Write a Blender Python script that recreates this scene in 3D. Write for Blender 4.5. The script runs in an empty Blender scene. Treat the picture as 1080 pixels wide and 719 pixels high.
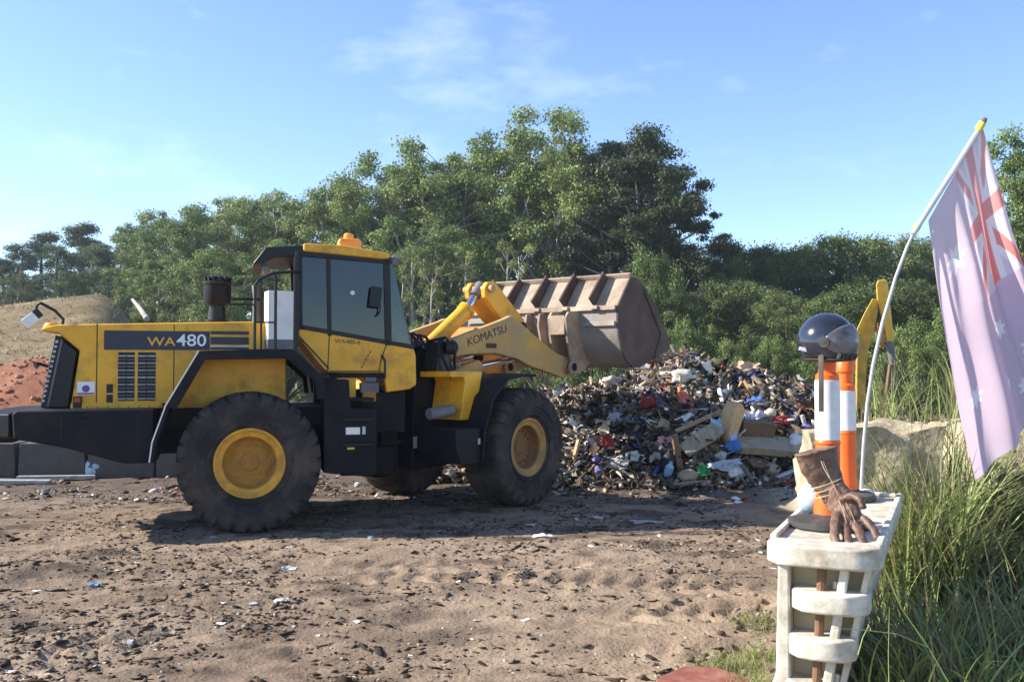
import bpy, bmesh, math, random
import numpy as np
from mathutils import Matrix, Vector, Euler, noise as mnoise

random.seed(7)
rng = np.random.default_rng(11)
SC = bpy.context.scene
R_ = math.radians

# ------------------------------------------------------------------ camera
CAM_H = 2.04
PITCH = math.atan(27.5 / 1000.0)
cam_d = bpy.data.cameras.new('camera')
cam = bpy.data.objects.new('camera', cam_d)
SC.collection.objects.link(cam)
cam.location = (0, 0, CAM_H)
cam.rotation_euler = (R_(90) + PITCH, 0, 0)
cam_d.sensor_width = 36.0
cam_d.lens = 33.333
cam_d.clip_start = 0.05
cam_d.clip_end = 3000
SC.camera = cam

# ------------------------------------------------------------------ sky
SUN_EL = R_(31)
SHADOW_DIR = Vector((1.676, -0.055, 0)).normalized()      # horizontal way the shadows fall
to_sun = Vector((-SHADOW_DIR.x * math.cos(SUN_EL), -SHADOW_DIR.y * math.cos(SUN_EL), math.sin(SUN_EL)))
W = bpy.data.worlds.new('World')
SC.world = W
W.use_nodes = True
nt = W.node_tree
nt.nodes.clear()
wo = nt.nodes.new('ShaderNodeOutputWorld')
bg = nt.nodes.new('ShaderNodeBackground')
sky = nt.nodes.new('ShaderNodeTexSky')
sky.sky_type = 'NISHITA'
sky.sun_disc = False
sky.sun_elevation = SUN_EL
sky.sun_rotation = math.atan2(to_sun.x, to_sun.y)
sky.altitude = 1200
sky.air_density = 1.0
sky.dust_density = 0.0
sky.ozone_density = 3.0
bg.inputs['Strength'].default_value = 0.12
# thin streaks of cirrus
tc = nt.nodes.new('ShaderNodeTexCoord')
mp = nt.nodes.new('ShaderNodeMapping')
mp.inputs['Scale'].default_value = (3.2, 3.2, 8.0)
mp.inputs['Location'].default_value = (3.1, 1.7, 0.4)
mp.inputs['Rotation'].default_value = (0.25, 0.1, 0.5)
nz = nt.nodes.new('ShaderNodeTexNoise')
nz.inputs['Scale'].default_value = 1.7
nz.inputs['Detail'].default_value = 8
nz.inputs['Roughness'].default_value = 0.62
cr = nt.nodes.new('ShaderNodeValToRGB')
cr.color_ramp.elements[0].position = 0.56
cr.color_ramp.elements[0].color = (0, 0, 0, 1)
cr.color_ramp.elements[1].position = 0.86
cr.color_ramp.elements[1].color = (0.32, 0.32, 0.32, 1)
mx = nt.nodes.new('ShaderNodeMixRGB')
mx.inputs['Color2'].default_value = (6.2, 6.6, 7.0, 1)
nt.links.new(tc.outputs['Generated'], mp.inputs['Vector'])
nt.links.new(mp.outputs['Vector'], nz.inputs['Vector'])
nt.links.new(nz.outputs['Fac'], cr.inputs['Fac'])
nt.links.new(cr.outputs['Color'], mx.inputs['Fac'])
hs_ = nt.nodes.new('ShaderNodeHueSaturation')
hs_.inputs['Saturation'].default_value = 1.04
hs_.inputs['Hue'].default_value = 0.505
hs_.inputs['Value'].default_value = 1.05
nt.links.new(sky.outputs['Color'], hs_.inputs['Color'])
nt.links.new(hs_.outputs['Color'], mx.inputs['Color1'])
nt.links.new(mx.outputs['Color'], bg.inputs['Color'])
nt.links.new(bg.outputs['Background'], wo.inputs['Surface'])

# ------------------------------------------------------------------ sun
sun_d = bpy.data.lights.new('sun', 'SUN')
sun_d.energy = 5.0
sun_d.angle = R_(0.55)
sun_d.color = (1.0, 0.93, 0.82)
sun = bpy.data.objects.new('sun', sun_d)
SC.collection.objects.link(sun)
sun.location = (-20, 2, 30)
sun.rotation_euler = (-to_sun).to_track_quat('-Z', 'Y').to_euler()

SC.view_settings.view_transform = 'Standard'
SC.view_settings.look = 'None'
SC.view_settings.exposure = 1.15
SC.view_settings.gamma = 1.0
SC.view_settings.use_curve_mapping = False
SC.cycles.max_bounces = 6
SC.cycles.transparent_max_bounces = 8

# ------------------------------------------------------------------ helpers
def lin(r, g, b):
    f = lambda c: (c / 255 / 12.92) if c / 255 <= 0.04045 else ((c / 255 + 0.055) / 1.055) ** 2.4
    return (f(r), f(g), f(b))

_mats = {}
def M(name, col, rough=0.6, metal=0.0, var=0.18, vscale=6.0, dirt=None, dirt_amt=0.5, dirt_scale=3.0,
      bump=0.0, bscale=40.0, attr=None, transl=0.0, rand=0.0, coat=0.0, spec=0.5):
    """procedural principled material: mottled base colour, optional dirt patches, bump"""
    if name in _mats:
        return _mats[name]
    m = bpy.data.materials.new(name)
    m.use_nodes = True
    n = m.node_tree
    L = n.links
    n.nodes.clear()
    out = n.nodes.new('ShaderNodeOutputMaterial')
    p = n.nodes.new('ShaderNodeBsdfPrincipled')
    p.inputs['Roughness'].default_value = rough
    p.inputs['Metallic'].default_value = metal
    p.inputs['Coat Weight'].default_value = coat
    p.inputs['Specular IOR Level'].default_value = spec
    t = n.nodes.new('ShaderNodeTexCoord')
    no = n.nodes.new('ShaderNodeTexNoise')
    no.inputs['Scale'].default_value = vscale
    no.inputs['Detail'].default_value = 6
    no.inputs['Roughness'].default_value = 0.6
    L.new(t.outputs['Object'], no.inputs['Vector'])
    hsv = n.nodes.new('ShaderNodeHueSaturation')
    if attr:
        a = n.nodes.new('ShaderNodeAttribute')
        a.attribute_name = attr
        L.new(a.outputs['Color'], hsv.inputs['Color'])
    else:
        hsv.inputs['Color'].default_value = (*col, 1)
    mr = n.nodes.new('ShaderNodeMapRange')
    mr.inputs['From Min'].default_value = 0.3
    mr.inputs['From Max'].default_value = 0.7
    mr.inputs['To Min'].default_value = 1 - var
    mr.inputs['To Max'].default_value = 1 + var
    L.new(no.outputs['Fac'], mr.inputs['Value'])
    if rand > 0:
        oi = n.nodes.new('ShaderNodeObjectInfo')
        r2 = n.nodes.new('ShaderNodeMapRange')
        r2.inputs['To Min'].default_value = 1 - rand
        r2.inputs['To Max'].default_value = 1 + rand
        L.new(oi.outputs['Random'], r2.inputs['Value'])
        mu = n.nodes.new('ShaderNodeMath'); mu.operation = 'MULTIPLY'
        L.new(mr.outputs['Result'], mu.inputs[0]); L.new(r2.outputs['Result'], mu.inputs[1])
        L.new(mu.outputs['Value'], hsv.inputs['Value'])
        r3 = n.nodes.new('ShaderNodeMapRange')
        r3.inputs['To Min'].default_value = 0.5 + rand * 0.07
        r3.inputs['To Max'].default_value = 0.5 - rand * 0.05
        L.new(oi.outputs['Random'], r3.inputs['Value'])
        L.new(r3.outputs['Result'], hsv.inputs['Hue'])
    else:
        L.new(mr.outputs['Result'], hsv.inputs['Value'])
    col_out = hsv.outputs['Color']
    if dirt:
        d = n.nodes.new('ShaderNodeTexNoise')
        d.inputs['Scale'].default_value = dirt_scale
        d.inputs['Detail'].default_value = 9
        d.inputs['Roughness'].default_value = 0.68
        L.new(t.outputs['Object'], d.inputs['Vector'])
        ramp = n.nodes.new('ShaderNodeMapRange')
        ramp.inputs['From Min'].default_value = 0.62 - dirt_amt * 0.32
        ramp.inputs['From Max'].default_value = 0.80 - dirt_amt * 0.22
        ramp.inputs['To Max'].default_value = min(1.0, 0.55 + dirt_amt * 0.4)
        L.new(d.outputs['Fac'], ramp.inputs['Value'])
        mix = n.nodes.new('ShaderNodeMixRGB')
        mix.inputs['Color2'].default_value = (*dirt, 1)
        L.new(ramp.outputs['Result'], mix.inputs['Fac'])
        L.new(col_out, mix.inputs['Color1'])
        col_out = mix.outputs['Color']
        rr = n.nodes.new('ShaderNodeMapRange')
        rr.inputs['To Min'].default_value = rough
        rr.inputs['To Max'].default_value = 0.95
        L.new(ramp.outputs['Result'], rr.inputs['Value'])
        L.new(rr.outputs['Result'], p.inputs['Roughness'])
    L.new(col_out, p.inputs['Base Color'])
    if bump > 0:
        b = n.nodes.new('ShaderNodeTexNoise')
        b.inputs['Scale'].default_value = bscale
        b.inputs['Detail'].default_value = 5
        L.new(t.outputs['Object'], b.inputs['Vector'])
        bp = n.nodes.new('ShaderNodeBump')
        bp.inputs['Strength'].default_value = min(1.0, bump)
        bp.inputs['Distance'].default_value = 0.02
        L.new(b.outputs['Fac'], bp.inputs['Height'])
        L.new(bp.outputs['Normal'], p.inputs['Normal'])
    sh = p.outputs['BSDF']
    if transl > 0:
        tr = n.nodes.new('ShaderNodeBsdfTranslucent')
        L.new(col_out, tr.inputs['Color'])
        ms = n.nodes.new('ShaderNodeMixShader')
        ms.inputs['Fac'].default_value = transl
        L.new(sh, ms.inputs[1]); L.new(tr.outputs['BSDF'], ms.inputs[2])
        sh = ms.outputs['Shader']
    L.new(sh, out.inputs['Surface'])
    _mats[name] = m
    return m

def glass_mat(name, tint, refl=0.5, rough=0.02):
    if name in _mats:
        return _mats[name]
    m = bpy.data.materials.new(name); m.use_nodes = True
    n = m.node_tree; n.nodes.clear(); L = n.links
    out = n.nodes.new('ShaderNodeOutputMaterial')
    tr = n.nodes.new('ShaderNodeBsdfTransparent'); tr.inputs['Color'].default_value = (*tint, 1)
    gl = n.nodes.new('ShaderNodeBsdfGlossy'); gl.inputs['Roughness'].default_value = rough
    gl.inputs['Color'].default_value = (0.78, 0.88, 1, 1)
    fr = n.nodes.new('ShaderNodeFresnel'); fr.inputs['IOR'].default_value = 1.5
    mu = n.nodes.new('ShaderNodeMath'); mu.operation = 'MULTIPLY_ADD'
    mu.inputs[1].default_value = 1.0; mu.inputs[2].default_value = refl * 0.05
    no = n.nodes.new('ShaderNodeTexNoise'); no.inputs['Scale'].default_value = 3.0; no.inputs['Detail'].default_value = 6
    df = n.nodes.new('ShaderNodeBsdfDiffuse'); df.inputs['Color'].default_value = (0.36, 0.36, 0.34, 1)
    dm = n.nodes.new('ShaderNodeMapRange'); dm.inputs['From Min'].default_value = 0.35; dm.inputs['To Max'].default_value = 0.06
    L.new(no.outputs['Fac'], dm.inputs['Value'])
    m0 = n.nodes.new('ShaderNodeMixShader')
    L.new(dm.outputs['Result'], m0.inputs['Fac']); L.new(tr.outputs[0], m0.inputs[1]); L.new(df.outputs[0], m0.inputs[2])
    L.new(fr.outputs['Fac'], mu.inputs[0])
    ms = n.nodes.new('ShaderNodeMixShader')
    L.new(mu.outputs['Value'], ms.inputs['Fac']); L.new(m0.outputs[0], ms.inputs[1]); L.new(gl.outputs[0], ms.inputs[2])
    L.new(ms.outputs[0], out.inputs['Surface'])
    _mats[name] = m
    return m

def link(o, parent=None):
    SC.collection.objects.link(o)
    if parent is not None:
        o.parent = parent
    return o

def tag(o, label=None, cat=None, group=None, kind=None):
    if label: o['label'] = label
    if cat: o['category'] = cat
    if group: o['group'] = group
    if kind: o['kind'] = kind
    return o

def empty(name, loc, rz=0.0):
    o = bpy.data.objects.new(name, None)
    o.empty_display_size = 0.2
    SC.collection.objects.link(o)
    o.location = loc
    o.rotation_euler = (0, 0, rz)
    return o

class MB:
    def __init__(s):
        s.v = []; s.f = []
    def add(s, vs, fs, mat=None):
        b = len(s.v)
        if mat is not None:
            vs = [tuple(mat @ Vector(p)) for p in vs]
        s.v += [tuple(p) for p in vs]
        s.f += [tuple(b + i for i in f) for f in fs]
        return s
    def box(s, c, d, rot=None, mat=None):
        x, y, z = d[0] / 2, d[1] / 2, d[2] / 2
        vs = [Vector((a * x, b * y, e * z)) for a in (-1, 1) for b in (-1, 1) for e in (-1, 1)]
        if rot is not None:
            q = Euler(rot).to_matrix()
            vs = [q @ p for p in vs]
        vs = [p + Vector(c) for p in vs]
        return s.add(vs, [(0, 1, 3, 2), (4, 6, 7, 5), (0, 4, 5, 1), (2, 3, 7, 6), (0, 2, 6, 4), (1, 5, 7, 3)], mat)
    def bb(s, x0, x1, y0, y1, z0, z1):
        return s.box(((x0 + x1) / 2, (y0 + y1) / 2, (z0 + z1) / 2), (abs(x1 - x0), abs(y1 - y0), abs(z1 - z0)))
    def prism(s, pts, y0, y1, mat=None, pts2=None):
        n = len(pts)
        p2 = pts2 or pts
        vs = [(p[0], y0, p[1]) for p in pts] + [(p[0], y1, p[1]) for p in p2]
        area = sum(pts[i][0] * pts[(i + 1) % n][1] - pts[(i + 1) % n][0] * pts[i][1] for i in range(n))
        fs = [tuple(range(n)), tuple(range(2 * n - 1, n - 1, -1))]
        fs += [(i, n + i, n + (i + 1) % n, (i + 1) % n) for i in range(n)]
        if (area > 0) != (y0 < y1):
            fs = [tuple(reversed(f)) for f in fs]
        return s.add(vs, fs, mat)
    def prism_z(s, pts, z0, z1, mat=None):
        n = len(pts)
        vs = [(p[0], p[1], z0) for p in pts] + [(p[0], p[1], z1) for p in pts]
        fs = [tuple(range(n - 1, -1, -1)), tuple(range(n, 2 * n))]
        fs += [(i, (i + 1) % n, n + (i + 1) % n, n + i) for i in range(n)]
        return s.add(vs, fs, mat)
    def tube(s, path, r, seg=8, caps=True, flat=1.0, flatx=1.0):
        path = [Vector(p) for p in path]
        n = len(path)
        rs = r if isinstance(r, (list, tuple)) else [r] * n
        vs = []; prev = None
        for i, p in enumerate(path):
            t = (path[min(i + 1, n - 1)] - path[max(i - 1, 0)]).normalized()
            if prev is None:
                a = Vector((0, 0, 1)) if abs(t.z) < 0.9 else Vector((1, 0, 0))
                x = t.cross(a).normalized()
            else:
                x = (prev - t * prev.dot(t)).normalized()
            prev = x
            y = t.cross(x)
            for k in range(seg):
                an = 2 * math.pi * k / seg
                vs.append(p + x * math.cos(an) * rs[i] * flatx + y * math.sin(an) * rs[i] * flat)
        fs = []
        for i in range(n - 1):
            for k in range(seg):
                k2 = (k + 1) % seg
                fs.append((i * seg + k, i * seg + k2, (i + 1) * seg + k2, (i + 1) * seg + k))
        if caps:
            fs.append(tuple(range(seg - 1, -1, -1)))
            fs.append(tuple((n - 1) * seg + k for k in range(seg)))
        return s.add(vs, fs)
    def lathe(s, prof, c=(0, 0, 0), axis='z', seg=24, caps=True):
        vs = []
        for r, h in prof:
            for k in range(seg):
                a = 2 * math.pi * k / seg
                x, y = r * math.cos(a), r * math.sin(a)
                if axis == 'z': q = (x, y, h)
                elif axis == 'y': q = (x, h, y)
                else: q = (h, x, y)
                vs.append((q[0] + c[0], q[1] + c[1], q[2] + c[2]))
        fs = []
        n = len(prof)
        for i in range(n - 1):
            for k in range(seg):
                k2 = (k + 1) % seg
                f = (i * seg + k, i * seg + k2, (i + 1) * seg + k2, (i + 1) * seg + k)
                fs.append(f if axis != 'y' else tuple(reversed(f)))
        if caps:
            f0 = tuple(range(seg - 1, -1, -1)); f1 = tuple((n - 1) * seg + k for k in range(seg))
            if axis == 'y':
                f0, f1 = tuple(reversed(f0)), tuple(reversed(f1))
            if prof[0][0] > 1e-4: fs.append(f0)
            if prof[-1][0] > 1e-4: fs.append(f1)
        return s.add(vs, fs)
    def build(s, name, mat, parent=None, bevel=0.0, smooth=35, mw=None, seg=2):
        me = bpy.data.meshes.new(name)
        me.from_pydata(s.v, [], s.f)
        me.update()
        me.materials.append(mat)
        if smooth:
            me.shade_smooth()
            me.set_sharp_from_angle(angle=R_(smooth))
        o = bpy.data.objects.new(name, me)
        SC.collection.objects.link(o)
        if parent is not None:
            o.parent = parent
        if mw is not None:
            o.matrix_local = mw
        if bevel > 0:
            b = o.modifiers.new('bevel', 'BEVEL')
            b.width = bevel; b.segments = seg; b.limit_method = 'ANGLE'; b.angle_limit = R_(38)
            b.harden_normals = bool(smooth)
        return o

def np_mesh(name, V, groups, mat, colors=None, smooth=False):
    """groups: list of (m,k) index arrays"""
    V = np.asarray(V, dtype=np.float32)
    me = bpy.data.meshes.new(name)
    me.vertices.add(len(V))
    me.vertices.foreach_set('co', V.ravel())
    nl = sum(g.size for g in groups); npoly = sum(len(g) for g in groups)
    me.loops.add(nl); me.polygons.add(npoly)
    me.loops.foreach_set('vertex_index', np.concatenate([g.ravel() for g in groups]).astype(np.int32))
    tot = np.concatenate([np.full(len(g), g.shape[1]) for g in groups]).astype(np.int32)
    st = np.concatenate([[0], np.cumsum(tot)[:-1]]).astype(np.int32)
    me.polygons.foreach_set('loop_start', st)
    me.polygons.foreach_set('loop_total', tot)
    me.update(calc_edges=True)
    me.validate()
    if colors is not None:
        at = me.color_attributes.new('col', 'FLOAT_COLOR', 'POINT')
        c4 = np.ones((len(V), 4), dtype=np.float32); c4[:, :3] = colors
        at.data.foreach_set('color', c4.ravel())
    me.materials.append(mat)
    if smooth:
        me.shade_smooth()
    return me

def mesh_obj(name, me, parent=None):
    o = bpy.data.objects.new(name, me)
    SC.collection.objects.link(o)
    if parent is not None: o.parent = parent
    return o

def text_mesh(name, body, size, mat, parent, mw, extrude=0.004, sx=1.0, shear=0.0, bold=0.0):
    c = bpy.data.curves.new(name, 'FONT')
    c.body = body; c.size = size; c.extrude = extrude; c.shear = shear; c.offset = bold
    c.align_x = 'CENTER'; c.align_y = 'CENTER'
    t = bpy.data.objects.new(name + '_tmp', c)
    SC.collection.objects.link(t)
    dg = bpy.context.evaluated_depsgraph_get()
    me = bpy.data.meshes.new_from_object(t.evaluated_get(dg))
    bpy.data.objects.remove(t)
    me.materials.clear(); me.materials.append(mat)
    me.name = name
    o = mesh_obj(name, me, parent)
    o.matrix_local = mw @ Matrix.Diagonal((sx, 1, 1, 1))
    return o

def pxray(x, y):
    d = ((x - 540) / 1000.0, 1.0, -(y - 359.5) / 1000.0)
    c, s = math.cos(PITCH), math.sin(PITCH)
    return Vector((d[0], d[1] * c - d[2] * s, d[1] * s + d[2] * c))

def at_depth(x, y, dep):
    d = pxray(x, y)
    return Vector((0, 0, CAM_H)) + d * (dep / d.y)

def vnoise(x, y, seed=0, octaves=4, rough=0.5):
    """vectorised value noise"""
    x = np.asarray(x, float); y = np.asarray(y, float)
    out = np.zeros_like(x); amp = 1.0; tot = 0
    for o in range(octaves):
        xi = np.floor(x).astype(np.int64); yi = np.floor(y).astype(np.int64)
        fx = x - xi; fy = y - yi
        fx = fx * fx * (3 - 2 * fx); fy = fy * fy * (3 - 2 * fy)
        def h(a, b):
            n = (a * 374761393 + b * 668265263 + (seed + o * 17) * 974634641) & 0x7fffffff
            n = ((n ^ (n >> 13)) * 1274126177) & 0x7fffffff
            return ((n ^ (n >> 16)) & 0xffff) / 65535.0
        v = (h(xi, yi) * (1 - fx) + h(xi + 1, yi) * fx) * (1 - fy) + (h(xi, yi + 1) * (1 - fx) + h(xi + 1, yi + 1) * fx) * fy
        out += (v * 2 - 1) * amp; tot += amp
        amp *= rough; x = x * 2.03 + 13.1; y = y * 2.03 + 7.7
    return out / tot

def sstep(a, b, x):
    t = np.clip((np.asarray(x, float) - a) / (b - a), 0, 1)
    return t * t * (3 - 2 * t)

# ------------------------------------------------------------------ ground
def base_h(x, y):
    """large-scale terrain height"""
    x = np.asarray(x, float); y = np.asarray(y, float)
    yy = np.maximum(y, 1)
    left = 1 - sstep(-0.44, -0.33, x / yy)
    wob = vnoise(x * 0.15, y * 0.15, 3, 3) * 1.2
    hill = 2.15 * sstep(30, 37, y + wob) + 4.9 * sstep(37, 58, y + wob) + 2.5 * sstep(58, 140, y)
    hill = hill * (0.82 + 0.25 * sstep(-30, -14, x))
    z = left * hill + left * sstep(30, 34, y) * (1 - sstep(70, 100, y)) * (0.40 * vnoise(x * 0.5, y * 0.5, 8, 3) + 0.16 * vnoise(x * 1.6, y * 1.6, 12, 2))
    z = z + 1.6 * sstep(60, 160, y) * (1 - left)
    # pit where the excavator works, behind the bank on the right
    pit = sstep(14.5, 18.5, y) * (1 - sstep(27, 33, y)) * sstep(6.6, 8.2, x) * (1 - sstep(14, 18, x))
    z = z - 2.3 * pit
    # low spoil bank right of the yard
    bank = sstep(3.3, 4.2, x - 0.05 * y) * sstep(7.5, 9.5, y) * (1 - sstep(12.5, 15.5, y))
    z = z + 1.30 * bank * (1 - 0.4 * sstep(9, 16, x))
    # verge under the barrier
    verge = sstep(0.9, 2.2, x - 0.35 * (y - 5)) * (1 - sstep(7.5, 10, y))
    z = z + 0.12 * verge + 0.30 * sstep(3.0, 5.0, x) * (1 - sstep(9, 12, y))
    return z

def fine_h(x, y):
    near = 1 - sstep(24, 45, np.asarray(y, float))
    z = 0.05 * vnoise(x * 0.7, y * 0.9, 5, 3)
    z = z + 0.018 * vnoise(x * 3.3, y * 3.3, 9, 3, 0.6)
    c = vnoise(x * 9, y * 9, 21, 3, 0.6)
    z = z + 0.034 * np.clip(c - 0.05, 0, 1)
    # tyre ruts running past the machine
    xa = np.asarray(x, float); ya = np.asarray(y, float)
    patch = sstep(-0.25, 0.25, vnoise(xa * 0.5 + 4, ya * 0.5, 27, 2))
    for k, off in enumerate((6.7, 7.5, 8.9, 9.7)):
        d = ya - off - (0.13 if k % 2 else -0.05) * xa - 0.25 * np.sin(xa * 0.45 + k)
        w = 1 - sstep(0.24, 0.36, np.abs(d))
        lugs = np.tanh(3 * np.sin(2 * np.pi * (xa - 0.55 * np.abs(d)) / 0.27 + k))
        z = z - w * (0.024 - 0.020 * lugs * patch) + 0.02 * np.exp(-((np.abs(d) - 0.40) / 0.07) ** 2) * patch
    return z * near

def ground_h(x, y):
    return base_h(x, y) + fine_h(x, y)

def gh(x, y):
    return float(ground_h(np.array([x]), np.array([y]))[0])

def axis_lines(lo, hi, step, far_lo, far_hi, grow=1.09):
    a = list(np.arange(lo, hi + 1e-6, step))
    s = step; x = hi
    while x < far_hi:
        s *= grow; x += s; a.append(x)
    s = step; x = lo; b = []
    while x > far_lo:
        s *= grow; x -= s; b.append(x)
    return np.array(b[::-1] + a)

gx = axis_lines(-7.5, 4.5, 0.045, -420, 420, 1.06)
gy = axis_lines(5.2, 15.0, 0.045, -60, 520, 1.028)
GX, GY = np.meshgrid(gx, gy)
gX, gY = GX.ravel(), GY.ravel()
gZ = ground_h(gX, gY)
nx_, ny_ = len(gx), len(gy)
idx = np.arange(nx_ * ny_).reshape(ny_, nx_)
quads = np.stack([idx[:-1, :-1].ravel(), idx[:-1, 1:].ravel(), idx[1:, 1:].ravel(), idx[1:, :-1].ravel()], 1)
# soil zones (colour of the soil itself)
dirt = np.array([0.205, 0.148, 0.102]); wet = np.array([0.062, 0.046, 0.036]); pale = np.array([0.295, 0.222, 0.158])
clay = np.array([0.23, 0.092, 0.05]); drygrass = np.array([0.20, 0.155, 0.085]); verge_c = np.array([0.10, 0.085, 0.05])
spoil = np.array([0.36, 0.30, 0.21]); wood = np.array([0.06, 0.07, 0.03])
n1 = vnoise(gX * 0.6, gY * 1.1, 31, 4)[:, None]; n2 = vnoise(gX * 2.5, gY * 2.8, 37, 3)[:, None]
col = dirt + (pale - dirt) * np.clip(0.35 + 0.9 * n1, 0, 1)
damp = (sstep(13.5, 16.2, gY + 1.2 * n1[:, 0]) * (1 - sstep(24, 34, gY)))[:, None]
col = col + (wet * 1.5 - col) * 0.75 * damp
n3 = vnoise(gX * 1.1, gY * 3.2, 43, 4, 0.6)[:, None]
col = col + (wet - col) * np.clip(0.9 * (n2 + 0.6 * n3 - 0.05) * 1.8, 0, 0.8)
trk = (sstep(-1.6, 0.8, gX + 0.6 * n1[:, 0]) * (1 - sstep(8.0, 10.5, gY)))[:, None]
col = col + (np.array([0.30, 0.225, 0.155]) - col) * 0.6 * trk
lf = (1 - sstep(-0.42, -0.36, gX / np.maximum(gY, 1)))[:, None]
cl = (sstep(29, 31, gY) * (1 - sstep(36.2, 38.2, gY + 2.5 * n1[:, 0])))[:, None] * lf
dg_ = sstep(36.2, 38.2, gY + 2.5 * n1[:, 0])[:, None] * lf
clay2 = clay + (np.array([0.36, 0.18, 0.11]) - clay) * np.clip(n2 * 1.5 + 0.2, 0, 1)
col = col + (clay2 - col) * cl
col = col + (drygrass * (1 + 0.5 * n2) - col) * dg_
wd = (sstep(55, 66, gY))[:, None]
col = col + (wood - col) * wd
vg = (sstep(2.2, 3.0, gX - 0.35 * (gY - 5)) * (1 - sstep(8.5, 9.5, gY)))[:, None]
col = col + (verge_c - col) * vg
sp = (sstep(3.0, 3.6, gX - 0.05 * gY) * sstep(7.6, 8.4, gY) * (1 - sstep(15, 18, gY)))[:, None]
col = col + (spoil * (1 + 0.35 * n2) - col) * sp
col = np.clip(col, 0.02, 0.9)
m_ground = M('soil', (0.2, 0.15, 0.1), rough=0.95, var=0.30, vscale=3.2, attr='col', bump=0.9, bscale=26.0,
             dirt=(0.07, 0.05, 0.036), dirt_amt=0.22, dirt_scale=7.0, spec=0.15)
g_me = np_mesh('ground', np.stack([gX, gY, gZ], 1), [quads], m_ground, col, smooth=True)
ground = tag(mesh_obj('ground', g_me), kind='structure')
# ------------------------------------------------------------------ wheel loader
MUD = (0.15, 0.105, 0.07)
YEL = (0.80, 0.40, 0.018)
m_yel = M('loader_yellow', YEL, rough=0.42, var=0.10, vscale=2.0, dirt=(0.24, 0.145, 0.06), dirt_amt=0.42, dirt_scale=2.4)
m_yel_dusty = M('boom_yellow_dusty', (0.56, 0.31, 0.05), rough=0.6, var=0.15, vscale=3.0, dirt=(0.36, 0.26, 0.15), dirt_amt=0.85, dirt_scale=1.6)
m_dark = M('chassis_dark', (0.008, 0.009, 0.014), rough=0.55, var=0.3, vscale=4.0, dirt=(0.045, 0.035, 0.028), dirt_amt=0.40, dirt_scale=1.7, spec=0.16)
m_dark2 = M('cab_frame_dark', (0.012, 0.013, 0.018), rough=0.4, var=0.2, dirt=(0.04, 0.034, 0.03), dirt_amt=0.2, spec=0.3)
m_navy = M('stripe_navy', (0.014, 0.018, 0.04), rough=0.4, var=0.1, dirt=MUD, dirt_amt=0.12)
m_rub = M('tyre_rubber', (0.032, 0.030, 0.030), rough=0.9, var=0.25, vscale=5.0, dirt=(0.120, 0.094, 0.076), dirt_amt=0.62, dirt_scale=2.2, spec=0.2, bump=0.35, bscale=30)
m_rim = M('rim_yellow', (0.66, 0.33, 0.03), rough=0.6, var=0.15, dirt=(0.28, 0.15, 0.06), dirt_amt=0.45, dirt_scale=4.0)
m_rim_front = M('rim_tan_dirt', (0.44, 0.25, 0.07), rough=0.75, var=0.2, dirt=(0.26, 0.16, 0.08), dirt_amt=0.6, dirt_scale=4.0)
m_hub_front = M('hub_brown_dirt', (0.24, 0.115, 0.04), rough=0.85, var=0.3, dirt=(0.15, 0.09, 0.05), dirt_amt=0.6, dirt_scale=5.0)
m_rim_rust = M('rim_brown_dirt', (0.46, 0.22, 0.03), rough=0.8, var=0.3, dirt=(0.19, 0.10, 0.05), dirt_amt=0.6, dirt_scale=5.0)
m_steel = M('bucket_steel', (0.36, 0.27, 0.195), rough=0.7, metal=0.0, var=0.20, vscale=3.0, dirt=(0.13, 0.09, 0.065), dirt_amt=0.45, dirt_scale=2.0, bump=0.2, bscale=20)
m_steel2 = M('bucket_worn_steel', (0.27, 0.25, 0.23), rough=0.55, metal=0.2, var=0.25, vscale=3.0, dirt=(0.33, 0.25, 0.18), dirt_amt=0.45, dirt_scale=2.4, bump=0.2, bscale=20)
m_chrome = M('cylinder_rod', (0.62, 0.62, 0.64), rough=0.18, metal=1.0, var=0.1)
m_grey = M('grey_paint', (0.14, 0.14, 0.15), rough=0.6, var=0.2, dirt=MUD, dirt_amt=0.3)
m_white = M('white_paint', (0.78, 0.77, 0.74), rough=0.6, var=0.1, vscale=4, dirt=(0.42, 0.36, 0.30), dirt_amt=0.22)
m_lgrey = M('light_grey_plate', (0.5, 0.5, 0.5), rough=0.5, var=0.2, dirt=MUD, dirt_amt=0.25)
m_orange = M('orange_lamp', (0.85, 0.30, 0.03), rough=0.35, var=0.15)
m_red = M('red_lens', (0.45, 0.03, 0.02), rough=0.3, var=0.1)
m_glass = glass_mat('cab_glass', (0.10, 0.135, 0.16), refl=0.45)
m_glass_clear = glass_mat('windscreen_glass', (0.62, 0.70, 0.72), refl=0.3)
m_interior = M('cab_interior', (0.03, 0.033, 0.038), rough=0.8, var=0.2)
m_blue = M('label_blue', (0.05, 0.09, 0.45), rough=0.5, var=0.05)
m_lettery = M('letter_yellow', (0.72, 0.40, 0.04), rough=0.5, var=0.05)
m_letterw = M('letter_white', (0.8, 0.82, 0.85), rough=0.5, var=0.05)
m_letterd = M('letter_dark', (0.02, 0.02, 0.035), rough=0.5, var=0.05)
m_labely = M('label_yellow', (0.75, 0.62, 0.04), rough=0.5, var=0.05)

TH = R_(15.5); ART = R_(36.5)
RA = Vector((-3.598, 13.036, 0.0))
L = empty('wheel_loader', RA, TH)
tag(L, 'yellow and black articulated wheel loader with raised bucket standing on the dirt yard', 'wheel loader')
MF = Matrix.Translation((1.725, 0, 0)) @ Matrix.Rotation(ART, 4, 'Z') @ Matrix.Translation((1.725, 0, 0))

def side_text(x, y, z):       # lettering lying on a face that looks to -Y
    return Matrix.Translation((x, y, z)) @ Matrix.Rotation(R_(90), 4, 'X')

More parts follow.
